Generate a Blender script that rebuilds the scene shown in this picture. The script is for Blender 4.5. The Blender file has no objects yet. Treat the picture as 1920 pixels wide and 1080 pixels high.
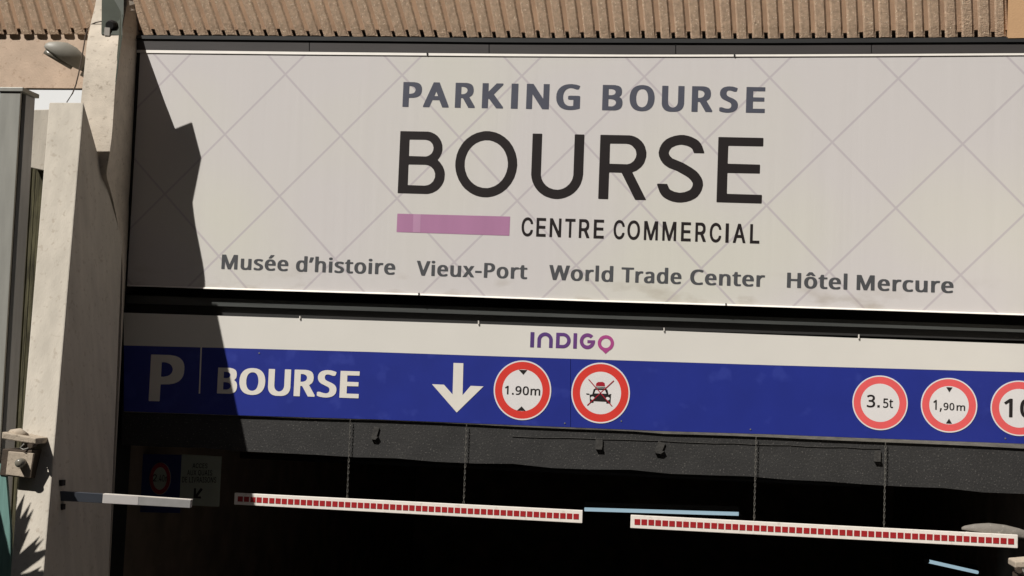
import bpy, bmesh, math, random
from mathutils import Vector, Matrix
from mathutils.geometry import tessellate_polygon
random.seed(7)
S = bpy.context.scene
COL = S.collection

# ------------------------------------------------------------------ camera
YAW, PITCH, ROLL = -0.140852828, 0.0645183656, 0.0369087089
FPX = 2700.47                      # focal length in pixels of a 1920 px wide frame
CAM = Vector((0.0, -11.6, 1.6))
_f = Vector((math.sin(YAW)*math.cos(PITCH), math.cos(YAW)*math.cos(PITCH), math.sin(PITCH)))
_r = Vector((math.cos(YAW), -math.sin(YAW), 0))
_u = _r.cross(_f)
RGT = math.cos(ROLL)*_r + math.sin(ROLL)*_u
UP = -math.sin(ROLL)*_r + math.cos(ROLL)*_u
FWD = _f
cd = bpy.data.cameras.new('camera'); cam = bpy.data.objects.new('camera', cd); COL.objects.link(cam)
cd.sensor_width = 36; cd.lens = FPX*36/1920; cd.clip_end = 4000; cd.clip_start = 0.05
mw = Matrix((RGT, UP, -FWD)).transposed().to_4x4(); mw.translation = CAM
cam.matrix_world = mw
S.camera = cam
# ------------------------------------------------------------------ light
SA, SB = 0.82, 1.50                # sunlight runs this far right and down per metre towards the facade
el = math.atan2(SB, math.hypot(SA, 1)); az = math.atan2(-SA, -1)
sl = bpy.data.lights.new('sun', 'SUN'); sl.energy = 5.0; sl.angle = math.radians(0.5); sl.color = (1.0, 0.965, 0.91)
so = bpy.data.objects.new('sun', sl); COL.objects.link(so)
so.rotation_euler = Vector((SA, 1, -SB)).to_track_quat('-Z', 'Y').to_euler()
so.location = (-10, -20, 25)
W = bpy.data.worlds.new('World'); S.world = W; W.use_nodes = True
wn = W.node_tree; bg = wn.nodes['Background']
sky = wn.nodes.new('ShaderNodeTexSky'); sky.sky_type = 'NISHITA'; sky.sun_disc = False
sky.sun_elevation = el; sky.sun_rotation = az % (2*math.pi); sky.dust_density = 1.5
wn.links.new(sky.outputs[0], bg.inputs[0]); bg.inputs[1].default_value = 0.05
S.view_settings.view_transform = 'Standard'; S.view_settings.look = 'None'
S.view_settings.exposure = 0.0; S.view_settings.gamma = 1; S.view_settings.use_curve_mapping = False
S.render.resolution_x = 1024; S.render.resolution_y = 576
S.cycles.max_bounces = 6

# ------------------------------------------------------------------ helpers
def at(px, py, d=0.0):
    """world point seen at photo pixel (px,py) in the plane d metres in front of the facade"""
    v = FWD + RGT*((px-960)/FPX) + UP*((540-py)/FPX)
    t = (-d-CAM.y)/v.y
    return CAM + v*t

def srgb(r, g, b):
    f = lambda c: (c/12.92 if c <= .04045 else ((c+.055)/1.055)**2.4)
    return (f(r/255), f(g/255), f(b/255), 1)

def mat(name, col, rough=.7, var=.12, scale=6, bump=0.0, bscale=60, metal=0.0, spot=None, spot_scale=40, spot_amt=.5, spec=.5, stretch=None, dark=None, detail=6):
    m = bpy.data.materials.new(name); m.use_nodes = True
    nt = m.node_tree; N = nt.nodes; L = nt.links; b = N['Principled BSDF']
    b.inputs['Roughness'].default_value = rough; b.inputs['Metallic'].default_value = metal
    b.inputs['Specular IOR Level'].default_value = spec
    tc = N.new('ShaderNodeTexCoord'); vec = tc.outputs['Object']
    if stretch:
        mp = N.new('ShaderNodeMapping'); mp.inputs['Scale'].default_value = stretch; L.new(vec, mp.inputs[0]); vec = mp.outputs[0]
    n = N.new('ShaderNodeTexNoise'); n.inputs['Scale'].default_value = scale; n.inputs['Detail'].default_value = detail; L.new(vec, n.inputs['Vector'])
    r = N.new('ShaderNodeValToRGB'); c = Vector(col[:3]); dk = Vector(dark[:3]) if dark else c*(1-var)
    lt = c*(1+var*.6)
    r.color_ramp.elements[0].position = .3; r.color_ramp.elements[1].position = .7
    r.color_ramp.elements[0].color = (*dk, 1); r.color_ramp.elements[1].color = (*lt, 1)
    L.new(n.outputs[0], r.inputs[0]); out = r.outputs[0]
    if spot:
        n2 = N.new('ShaderNodeTexNoise'); n2.inputs['Scale'].default_value = spot_scale; n2.inputs['Detail'].default_value = 3
        L.new(tc.outputs['Object'], n2.inputs['Vector'])
        r2 = N.new('ShaderNodeValToRGB'); r2.color_ramp.elements[0].position = .60; r2.color_ramp.elements[1].position = .70
        r2.color_ramp.elements[0].color = (0, 0, 0, 1); r2.color_ramp.elements[1].color = (spot_amt,)*3 + (1,)
        L.new(n2.outputs[0], r2.inputs[0])
        mx = N.new('ShaderNodeMix'); mx.data_type = 'RGBA'; mx.inputs['B'].default_value = spot
        for i in mx.inputs:
            if i.name == 'B' and i.type == 'RGBA': i.default_value = spot
        ai = [i for i in mx.inputs if i.name == 'A' and i.type == 'RGBA'][0]
        L.new(r2.outputs[0], mx.inputs['Factor']); L.new(out, ai)
        out = [o for o in mx.outputs if o.type == 'RGBA'][0]
    L.new(out, b.inputs['Base Color'])
    if bump:
        n3 = N.new('ShaderNodeTexNoise'); n3.inputs['Scale'].default_value = bscale; n3.inputs['Detail'].default_value = 4; L.new(vec, n3.inputs['Vector'])
        bp = N.new('ShaderNodeBump'); bp.inputs['Strength'].default_value = bump; bp.inputs['Distance'].default_value = .01
        L.new(n3.outputs[0], bp.inputs['Height']); L.new(bp.outputs[0], b.inputs['Normal'])
    return m

class MB:
    """collects faces and links them as one mesh object"""
    def __init__(s): s.v = []; s.f = []
    def add(s, vs, fs):
        o = len(s.v); s.v += [tuple(p) for p in vs]; s.f += [tuple(i+o for i in f) for f in fs]; return s
    def quad(s, a, b, c, d): return s.add([a, b, c, d], [(0, 1, 2, 3)])
    def box(s, x0, x1, y0, y1, z0, z1):
        return s.add([(x0,y0,z0),(x1,y0,z0),(x1,y1,z0),(x0,y1,z0),(x0,y0,z1),(x1,y0,z1),(x1,y1,z1),(x0,y1,z1)],
                     [(0,1,5,4),(1,2,6,5),(2,3,7,6),(3,0,4,7),(4,5,6,7),(0,3,2,1)])
    def loft(s, A, B, cap=True):
        """joins two equal loops of points"""
        n = len(A); fs = [(i, (i+1) % n, n+(i+1) % n, n+i) for i in range(n)]
        if cap: fs += [tuple(range(n))[::-1], tuple(range(n, 2*n))]
        return s.add(list(A)+list(B), fs)
    def slab(s, loop, back):
        """face loop (world points) given thickness along +y"""
        return s.loft([Vector(p) for p in loop], [Vector(p)+Vector((0, back, 0)) for p in loop])
    def lofts(s, rings):
        n = len(rings[0]); o = len(s.v)
        for r in rings: s.v += [tuple(p) for p in r]
        for k in range(len(rings)-1):
            for i in range(n): s.f.append((o+k*n+i, o+k*n+(i+1) % n, o+(k+1)*n+(i+1) % n, o+(k+1)*n+i))
        s.f.append(tuple(o+i for i in range(n))[::-1]); s.f.append(tuple(o+(len(rings)-1)*n+i for i in range(n)))
        return s
    def tube(s, pts, r, n=8):
        rings = []; pts = [Vector(p) for p in pts]
        for i, p in enumerate(pts):
            t = (pts[min(i+1, len(pts)-1)]-pts[max(i-1, 0)]).normalized()
            a = t.cross(Vector((0, 0, 1)) if abs(t.z) < .9 else Vector((1, 0, 0))).normalized(); b = t.cross(a)
            rr = r[i] if isinstance(r, (list, tuple)) else r
            rings.append([p + (a*math.cos(2*math.pi*k/n)+b*math.sin(2*math.pi*k/n))*rr for k in range(n)])
        return s.lofts(rings)
    def disc(s, c, rx, rz, y0, y1, n=48):
        A = [(c.x+rx*math.cos(2*math.pi*k/n), y0, c.z+rz*math.sin(2*math.pi*k/n)) for k in range(n)]
        return s.loft(A, [(x, y1, z) for x, y, z in A])
    def ring(s, c, rx, rz, qx, qz, y0, y1, n=64):
        o = lambda a, b, y: [(c.x+a*math.cos(2*math.pi*k/n), y, c.z+b*math.sin(2*math.pi*k/n)) for k in range(n)]
        V = o(rx, rz, y0)+o(qx, qz, y0)+o(rx, rz, y1)+o(qx, qz, y1); F = []
        for i in range(n):
            j = (i+1) % n
            F += [(i, j, n+j, n+i), (2*n+j, 2*n+i, 3*n+i, 3*n+j), (j, i, 2*n+i, 2*n+j), (n+i, n+j, 3*n+j, 3*n+i)]
        return s.add(V, F)
    def mesh(s, name):
        me = bpy.data.meshes.new(name); me.from_pydata(s.v, [], s.f)
        bm = bmesh.new(); bm.from_mesh(me); bmesh.ops.recalc_face_normals(bm, faces=bm.faces); bm.to_mesh(me); bm.free()
        return me
    def build(s, name, m, parent=None, label=None, bevel=0, smooth=False):
        me = s.mesh(name); me.materials.append(m)
        o = bpy.data.objects.new(name, me); COL.objects.link(o)
        if parent is not None:
            o.parent = parent; o.matrix_parent_inverse = Matrix.Identity(4)
            # parents are empties with pure translation: keep world position
            off = world_off(parent); o.location = -off
        if label: o['label'] = label
        if bevel:
            b = o.modifiers.new('bevel', 'BEVEL'); b.width = bevel; b.segments = 2; b.limit_method = 'ANGLE'
        if smooth:
            for p in me.polygons: p.use_smooth = True
        return o

def world_off(o):
    v = Vector((0, 0, 0))
    while o is not None: v += o.location; o = o.parent
    return v

def thing(name, label, cat, loc=(0, 0, 0), group=None):
    o = bpy.data.objects.new(name, None); COL.objects.link(o); o.location = loc; o.empty_display_size = .1
    o['label'] = label; o['category'] = cat
    if group: o['group'] = group
    return o
def tag(o, label, cat, group=None, kind=None):
    if label: o['label'] = label
    if cat: o['category'] = cat
    if group: o['group'] = group
    if kind: o['kind'] = kind
    return o

def place_glyph(mb, key, x0, x1, zb0, zb1, h0, h1, y):
    """one letter or word between x0 and x1; its base runs from zb0 to zb1, its cap height from h0 to h1"""
    loops = []
    for L in G[key]:
        loops.append([(L[i]/2000, L[i+1]/1000) for i in range(0, len(L), 2)])
    def area(p): return sum(p[i-1][0]*p[i][1]-p[i][0]*p[i-1][1] for i in range(len(p)))/2
    def inside(q, p):
        c = False
        for i in range(len(p)):
            (ax, ay), (bx, by) = p[i-1], p[i]
            if (ay > q[1]) != (by > q[1]) and q[0] < (bx-ax)*(q[1]-ay)/(by-ay)+ax: c = not c
        return c
    depth = [sum(inside(p[0], q) for q in loops if q is not p) for p in loops]
    for i, p in enumerate(loops):
        if depth[i] % 2: continue
        grp = [p]+[q for j, q in enumerate(loops) if depth[j] == depth[i]+1 and inside(q[0], p)]
        tri = tessellate_polygon([[Vector((a, b, 0)) for a, b in l] for l in grp])
        flat = [q for l in grp for q in l]
        V = []
        for u, v in flat:
            V.append((x0+u*(x1-x0), y, zb0+(zb1-zb0)*u+v*(h0+(h1-h0)*u)))
        mb.add(V, [t for t in tri])
    return mb

# letter outlines (x in 1/2000 of the width, y in 1/1000 of the cap height)
G = {
'n:P': [[16,0,0,17,5,997,38,1001,1147,1001,1451,984,1603,964,1701,945,1842,898,1899,869,1953,826,1988,774,2000,715,1988,620,1942,553,1877,506,1788,465,1704,439,1614,418,1440,391,1158,370,663,364,652,352,647,3,614,-1,27,-1],[655,530,799,528,1038,549,1158,571,1268,616,1325,680,1312,719,1245,771,1136,807,1049,822,875,839,766,843,658,839,653,534]],
'n:A': [[12,0,0,13,11,68,766,999,800,1005,1234,1003,1982,84,2000,56,1997,3,1972,-1,1508,1,1263,289,759,291,725,285,496,2,20,-1],[869,455,1119,453,1143,459,1005,632,970,601,865,457]],
'n:R': [[15,0,0,17,5,997,35,1001,1082,1001,1351,984,1551,953,1620,934,1704,900,1791,837,1834,743,1834,664,1802,589,1722,526,1640,488,1432,431,2000,60,1999,3,1969,-1,1361,1,793,381,763,389,633,390,608,388,599,380,593,3,563,-1,25,-1],[608,549,773,547,902,557,1062,584,1142,615,1203,668,1215,707,1193,743,1159,770,1085,802,992,822,823,839,703,843,603,839,603,551]],
'n:K': [[15,0,0,17,5,997,44,1001,551,1001,581,997,586,683,600,672,1331,999,1952,999,1960,948,1931,928,1102,557,1987,64,2000,48,1995,3,1956,-1,1361,2,649,384,600,370,586,356,581,3,551,-1,24,-1]],
'n:N': [[14,0,0,17,5,997,32,1001,550,1001,595,997,1459,419,1473,435,1475,995,1505,1001,1991,999,2000,983,1995,3,1968,-1,1450,-1,1405,3,541,581,527,565,525,5,495,-1,23,-1]],
'n:G': [[1025,-13,830,-2,676,15,464,58,336,100,255,138,139,213,54,307,26,359,0,453,9,587,37,654,88,725,139,773,217,825,379,901,566,955,779,990,1042,1011,1272,1015,1621,995,1911,955,1957,942,1971,927,1877,824,1843,809,1783,802,1655,803,1417,841,1289,853,1119,854,1060,848,915,821,813,790,726,745,641,674,598,607,579,548,580,441,632,331,692,268,774,216,906,173,1017,153,1136,144,1272,144,1366,148,1432,157,1438,378,1434,388,1417,392,1153,392,1068,397,1008,408,991,418,987,433,987,520,1008,538,1077,549,1162,554,1826,554,1953,545,1999,524,2000,70,1991,55,1956,43,1877,30,1604,2,1272,-14,1034,-14]],
'n:B': [[15,0,0,17,5,997,35,1001,1106,1001,1258,997,1551,972,1745,932,1835,893,1886,849,1918,774,1919,703,1886,632,1835,593,1675,530,1823,492,1916,451,1977,395,2000,336,2000,253,1979,198,1945,157,1884,114,1808,80,1702,49,1530,20,1349,3,1248,-1,25,-1],[616,159,945,157,1116,174,1207,193,1310,238,1363,297,1350,332,1292,376,1217,404,1056,432,803,445,616,443,606,431,611,161],[616,601,864,599,965,603,1086,616,1177,635,1245,668,1292,719,1248,775,1157,810,1035,830,833,843,616,841,606,829,611,603]],
'n:O': [[904,-13,679,3,477,38,369,70,283,104,173,169,80,256,16,378,0,449,0,548,24,647,80,745,142,808,256,883,415,947,594,987,772,1007,919,1015,1075,1015,1276,1003,1470,975,1625,931,1737,883,1819,833,1875,789,1945,702,1993,579,2000,501,1978,370,1929,276,1852,193,1777,141,1664,85,1604,63,1447,22,1307,2,1075,-14,912,-14],[939,145,1051,144,1144,157,1245,184,1315,219,1375,264,1417,315,1466,430,1474,497,1466,572,1425,674,1383,729,1332,773,1276,806,1191,835,1082,853,912,852,787,827,702,794,646,757,592,702,559,650,528,552,536,414,569,335,611,276,662,232,718,199,811,166,935,146]],
'n:U': [[749,-13,581,-2,479,11,377,30,284,57,215,82,124,134,77,169,31,224,0,307,2,994,42,1000,526,1000,556,994,558,374,580,307,635,248,740,195,860,164,1009,149,1121,161,1256,193,1355,240,1422,311,1442,366,1444,994,1474,1000,1986,999,2000,986,2000,307,1950,201,1886,141,1823,102,1728,63,1614,30,1456,3,1223,-14,758,-14]],
'n:S': [[729,-13,335,6,165,22,37,42,0,63,5,174,58,189,207,197,335,190,537,164,729,148,952,143,1037,149,1178,173,1250,207,1287,252,1273,315,1223,351,1122,383,431,498,314,526,203,564,87,631,43,682,32,769,78,840,160,891,271,932,356,955,484,979,771,1007,1005,1015,1346,1007,1495,998,1825,963,1899,948,1934,931,1836,828,1803,816,1729,807,1559,807,1197,849,963,853,843,832,780,804,746,765,745,722,791,670,830,650,888,634,1059,600,1410,549,1612,511,1729,483,1840,445,1944,386,1988,331,2000,272,1954,181,1901,141,1803,96,1697,62,1548,30,1399,11,1197,-6,995,-14,739,-14]],
'n:E': [[18,0,0,17,6,997,55,1001,1988,999,2000,987,2000,853,1982,840,774,839,734,833,732,612,744,601,1909,598,1926,589,1927,459,1921,445,1896,441,744,439,732,427,732,178,738,165,762,161,1982,160,2000,147,1994,3,1957,-1,30,-1]],
'n:Musée': [[681,-11,647,5,621,34,596,85,581,151,575,219,576,745,591,760,668,760,679,745,680,239,684,199,697,149,730,121,769,155,780,187,792,251,798,348,799,745,810,760,893,757,901,734,900,15,889,0,820,0,804,21,752,-12,683,-12],[1052,-11,1009,5,969,46,969,159,980,173,1012,172,1074,126,1110,121,1140,151,1148,191,1148,219,1133,272,1025,381,984,448,974,484,968,537,968,593,978,657,990,690,1012,727,1066,768,1152,772,1190,759,1233,727,1244,702,1227,615,1217,596,1184,596,1144,626,1108,639,1079,617,1069,569,1072,541,1083,512,1197,399,1236,332,1246,291,1252,227,1248,151,1240,110,1211,45,1168,1,1132,-12,1054,-12],[1441,-11,1410,1,1378,29,1344,82,1319,151,1309,199,1297,295,1295,412,1301,501,1313,581,1331,646,1352,695,1379,737,1410,763,1436,772,1519,764,1559,727,1584,683,1601,637,1613,581,1623,505,1624,357,1613,342,1405,341,1402,324,1408,259,1417,211,1436,161,1475,125,1515,133,1564,168,1601,167,1610,151,1610,54,1593,25,1548,-4,1443,-12],[1819,-11,1781,5,1749,37,1716,94,1698,147,1681,227,1674,308,1677,493,1689,573,1705,637,1724,686,1749,727,1781,759,1812,772,1895,764,1939,722,1966,671,1979,633,1999,513,2000,357,1989,342,1783,342,1779,336,1783,279,1791,223,1806,174,1843,130,1873,125,1942,168,1978,167,1986,151,1986,50,1960,17,1924,-4,1821,-12],[10,1,0,26,1,983,12,997,117,997,131,983,242,347,354,983,368,997,473,997,484,983,484,14,473,0,393,0,380,18,379,534,287,14,276,0,200,2,190,22,104,527,101,18,90,0,12,0],[1406,468,1513,467,1518,480,1510,553,1497,602,1486,622,1464,638,1429,601,1412,537,1405,471],[1783,468,1890,467,1894,472,1894,497,1886,557,1876,597,1864,620,1841,639,1815,618,1801,586,1786,521,1783,468],[1414,821,1404,838,1405,863,1460,1052,1468,1067,1564,1070,1574,1056,1573,1027,1550,963,1484,825,1416,820]],
'n:d’histoire': [[86,-11,57,13,35,60,19,118,9,183,1,287,0,424,4,513,11,593,30,683,51,735,65,755,89,772,128,772,160,753,161,1048,168,1061,225,1061,232,1035,231,18,224,0,177,0,165,22,131,-12,87,-12],[840,-11,806,9,782,46,782,159,790,173,812,172,844,134,871,117,897,145,904,187,904,223,900,255,891,280,824,375,795,440,785,493,782,537,782,585,787,649,812,727,849,768,907,772,928,763,963,726,969,710,970,698,958,613,952,597,929,596,898,630,877,639,859,619,851,569,860,512,940,395,964,332,972,283,975,235,974,167,968,118,953,58,923,5,893,-12,841,-12],[1080,-11,1059,5,1048,25,1033,70,1027,106,1021,183,1020,629,995,636,989,657,989,710,1021,766,1035,907,1042,924,1083,925,1090,911,1093,761,1147,760,1155,738,1155,653,1149,637,1091,629,1091,231,1095,167,1104,130,1112,121,1127,132,1149,132,1157,118,1157,26,1149,5,1133,-8,1082,-12],[1274,-11,1251,5,1230,37,1208,94,1195,151,1183,247,1179,316,1178,444,1183,521,1189,577,1202,649,1215,691,1236,738,1278,772,1318,772,1342,759,1360,735,1381,687,1394,646,1406,583,1412,529,1418,436,1418,328,1413,247,1405,171,1395,117,1365,33,1329,-8,1275,-12],[1875,-11,1855,1,1832,29,1811,77,1794,143,1785,199,1778,291,1776,416,1779,484,1787,569,1800,645,1815,695,1832,735,1846,755,1872,772,1929,764,1956,726,1978,663,1985,629,1998,525,2000,357,1993,342,1851,341,1849,320,1853,259,1867,177,1877,150,1893,129,1912,125,1959,168,1985,167,1991,151,1991,54,1982,29,1948,-4,1877,-12],[393,1,386,26,386,1044,394,1061,451,1061,457,1039,458,749,496,772,548,763,574,730,591,683,600,637,608,541,607,18,598,0,545,0,538,15,536,533,531,581,523,615,501,635,488,625,475,597,466,553,460,497,457,432,457,15,449,0,394,0],[672,1,666,26,666,742,674,760,730,759,737,734,737,18,729,0,674,0],[1471,1,1464,26,1465,742,1472,760,1528,759,1535,734,1534,18,1527,0,1472,0],[1601,1,1594,26,1595,746,1602,760,1651,760,1658,746,1661,727,1680,759,1697,772,1736,772,1753,761,1759,746,1753,637,1746,623,1714,627,1699,612,1683,569,1672,513,1665,428,1665,15,1657,0,1602,0],[113,123,131,134,144,158,155,223,160,308,160,436,152,546,146,586,138,613,115,636,97,614,85,569,77,501,73,424,73,320,79,227,94,151,113,123],[1297,123,1320,146,1332,191,1341,255,1346,372,1343,468,1333,561,1321,610,1299,635,1275,612,1265,577,1255,509,1250,404,1253,287,1261,207,1276,147,1296,123],[1851,468,1924,466,1928,476,1924,541,1916,590,1906,622,1892,638,1868,601,1856,537,1851,470],[267,636,261,657,282,983,292,997,347,997,355,983,357,963,352,903,322,653,314,635,268,635],[688,846,677,857,665,895,663,967,668,995,677,1020,687,1029,718,1029,734,997,740,959,739,915,735,885,720,850,690,845],[1487,846,1476,857,1464,895,1461,939,1466,996,1477,1022,1486,1029,1517,1029,1532,999,1538,955,1538,919,1534,885,1519,850,1488,845]],
'n:Vieux-Port': [[465,-11,442,5,424,33,409,73,393,135,382,215,378,283,378,468,382,541,393,625,407,684,422,727,442,759,460,772,506,768,534,731,548,692,561,633,573,517,576,360,569,342,443,341,441,312,444,267,455,185,464,154,479,130,498,125,539,168,561,167,566,151,566,50,559,29,528,-4,466,-12],[678,-11,651,13,640,37,627,81,618,143,613,235,613,745,622,760,669,760,676,745,678,227,682,175,688,149,706,121,729,153,738,191,745,259,747,320,748,745,755,760,806,757,811,734,810,15,804,0,761,0,751,20,720,-12,679,-12],[1535,-11,1514,5,1495,37,1475,100,1463,163,1455,235,1450,324,1450,440,1455,533,1462,603,1472,653,1502,738,1538,772,1574,772,1595,759,1612,733,1629,691,1641,646,1653,573,1662,440,1662,320,1657,231,1642,118,1633,81,1615,31,1584,-8,1536,-12],[1932,-11,1917,1,1903,25,1891,66,1885,101,1879,191,1879,629,1856,636,1850,657,1851,710,1879,766,1891,903,1899,925,1935,925,1941,911,1944,761,1992,760,1999,738,1999,653,1994,637,1942,629,1942,207,1948,147,1956,126,1992,133,1999,121,2000,26,1993,5,1979,-8,1933,-12],[98,2,93,18,89,50,0,983,6,997,56,997,64,983,124,367,185,982,191,997,244,995,250,979,248,955,157,18,150,0,99,0],[278,1,272,26,272,742,279,760,329,759,335,734,335,18,328,0,279,0],[844,1,839,14,839,26,908,388,842,746,849,760,905,758,910,742,945,562,979,741,985,758,1040,760,1046,746,980,388,1050,14,1043,0,988,2,980,29,944,214,901,2,845,0],[1228,1,1222,26,1223,982,1229,997,1334,997,1366,976,1384,948,1406,880,1415,816,1419,770,1420,657,1410,541,1396,475,1365,407,1328,378,1287,376,1285,15,1279,0,1229,0],[1710,1,1704,26,1704,745,1711,760,1753,760,1763,728,1776,755,1794,772,1830,772,1844,762,1849,742,1845,637,1839,623,1808,627,1794,606,1780,561,1771,497,1767,440,1767,15,1760,0,1711,0],[1555,123,1575,146,1586,191,1594,255,1599,364,1595,488,1587,561,1576,610,1557,635,1538,616,1527,577,1517,493,1513,396,1516,291,1526,191,1537,146,1554,123],[1068,310,1062,324,1062,340,1062,432,1068,450,1175,450,1182,432,1182,328,1176,310,1069,310],[443,468,507,467,510,472,510,497,506,549,499,597,490,626,478,639,465,622,455,590,447,541,443,470],[1287,517,1303,515,1327,532,1342,560,1348,585,1354,645,1356,710,1349,786,1338,831,1309,860,1286,857,1286,519],[292,846,282,858,271,895,269,959,273,991,282,1020,290,1029,318,1029,330,1005,337,959,337,911,332,879,319,849,293,845]],
'n:World': [[830,-11,799,1,764,33,728,88,705,151,687,239,678,332,678,432,687,529,703,607,720,657,750,710,781,746,838,772,901,772,938,759,976,727,1010,673,1033,613,1047,557,1057,480,1061,400,1059,308,1051,227,1039,167,1018,102,970,25,921,-8,832,-12],[1767,-11,1738,1,1702,38,1672,90,1649,167,1635,271,1631,376,1635,484,1647,581,1663,642,1688,698,1740,759,1773,772,1838,772,1885,750,1888,1048,1899,1061,1989,1061,2000,1035,2000,18,1987,0,1913,0,1895,21,1840,-12,1769,-12],[133,1,121,30,0,983,11,997,102,997,115,982,184,443,265,982,276,997,373,995,383,975,463,436,534,983,550,997,638,997,649,983,524,14,512,0,426,0,410,18,324,600,239,18,225,0,135,0],[1145,1,1134,26,1135,745,1147,760,1223,760,1241,728,1270,759,1298,772,1361,772,1386,762,1395,742,1388,637,1376,623,1323,627,1304,614,1273,565,1256,505,1248,432,1247,15,1235,0,1147,0],[1455,1,1444,26,1445,1044,1457,1061,1545,1061,1556,1035,1556,18,1543,0,1457,0],[867,123,901,144,921,183,937,251,945,348,941,476,928,553,905,610,870,635,838,618,819,582,803,517,794,428,794,324,808,215,830,153,866,123],[1814,123,1842,134,1864,166,1882,243,1888,332,1886,452,1875,542,1856,607,1822,635,1797,626,1773,585,1755,509,1747,408,1751,279,1764,199,1786,143,1812,123]],
'n:Trade': [[860,-11,806,25,784,60,769,98,756,175,757,259,763,303,788,374,842,437,900,462,989,471,990,541,975,611,945,639,910,626,862,587,824,588,812,608,797,694,838,739,896,768,967,772,1035,749,1059,723,1082,682,1102,589,1104,18,1092,0,1019,0,1001,26,973,1,939,-12,862,-12],[1319,-11,1273,13,1237,60,1210,118,1194,183,1181,287,1179,424,1185,513,1198,593,1228,683,1263,735,1285,755,1325,772,1387,772,1440,753,1442,1048,1454,1061,1546,1061,1558,1035,1557,18,1544,0,1468,0,1448,22,1394,-12,1321,-12],[1796,-11,1754,5,1722,33,1692,74,1661,147,1643,227,1634,312,1638,493,1651,573,1669,637,1690,686,1718,727,1754,759,1788,772,1873,768,1923,731,1949,692,1974,633,1988,577,1996,513,2000,360,1987,342,1756,341,1753,312,1757,267,1778,185,1794,154,1822,130,1856,125,1933,168,1973,167,1982,151,1982,50,1953,17,1913,-4,1798,-12],[162,1,151,26,150,854,11,861,0,879,1,982,15,997,409,995,417,983,418,967,418,879,409,863,268,854,267,18,254,0,164,0],[476,1,465,26,466,745,478,760,556,760,574,728,598,755,631,772,697,772,723,762,732,742,725,637,713,623,657,627,631,606,606,561,588,497,581,440,580,15,568,0,478,0],[905,123,941,135,973,182,990,275,988,348,933,340,904,322,888,301,876,251,873,207,882,154,904,123],[1364,123,1394,134,1414,158,1432,223,1441,308,1441,436,1428,546,1418,586,1404,613,1367,636,1337,614,1319,569,1305,501,1298,424,1298,320,1309,227,1332,151,1363,123],[1757,468,1875,467,1879,472,1879,497,1873,549,1859,597,1846,620,1820,639,1796,622,1778,590,1764,541,1756,470]],
'n:Center': [[177,-11,136,5,94,45,52,123,27,207,11,299,0,452,2,593,16,726,40,830,69,903,96,948,139,992,196,1013,252,1013,297,1001,340,972,359,947,361,931,343,841,334,822,300,821,260,855,226,872,195,859,156,814,135,762,118,690,104,545,106,420,120,295,147,199,181,150,217,129,257,137,307,165,336,164,346,147,346,46,333,21,278,-8,179,-12],[535,-11,501,5,470,37,443,82,423,139,407,211,398,299,396,400,402,497,411,565,426,634,449,691,478,739,532,772,610,764,654,718,676,675,691,625,709,509,710,357,700,342,503,342,498,332,502,275,513,215,525,173,560,130,589,125,653,168,689,167,697,151,697,50,681,25,638,-4,537,-12],[1255,-11,1226,5,1210,25,1189,70,1180,106,1171,183,1171,629,1136,636,1126,657,1128,710,1172,766,1191,907,1202,924,1259,925,1269,911,1273,761,1349,760,1360,738,1360,653,1352,637,1270,629,1270,231,1276,167,1288,130,1300,121,1321,132,1352,132,1362,118,1363,26,1352,5,1330,-8,1257,-12],[1532,-11,1496,5,1465,37,1434,94,1416,147,1400,227,1393,308,1396,493,1407,573,1423,637,1441,686,1465,727,1496,759,1525,772,1605,764,1647,722,1672,671,1685,633,1704,513,1705,357,1695,342,1497,342,1494,336,1497,279,1506,223,1520,174,1555,130,1584,125,1650,168,1684,167,1692,151,1692,50,1667,17,1632,-4,1534,-12],[785,1,775,26,776,746,786,760,854,760,868,736,920,772,978,772,1022,751,1055,703,1077,625,1086,521,1085,14,1075,0,999,0,987,15,986,521,980,569,970,609,954,630,935,635,900,601,879,505,874,400,873,15,862,0,786,0],[1779,1,1770,26,1771,745,1781,760,1849,760,1864,728,1885,755,1913,772,1970,772,1992,762,2000,742,1994,637,1984,623,1937,627,1920,614,1891,561,1878,505,1870,436,1869,15,1859,0,1781,0],[502,468,605,467,609,484,603,545,591,598,580,621,558,638,534,618,521,589,507,533,501,472],[1497,468,1600,467,1603,472,1604,497,1596,557,1586,597,1575,620,1553,639,1529,618,1515,586,1501,521,1497,468]],
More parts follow.
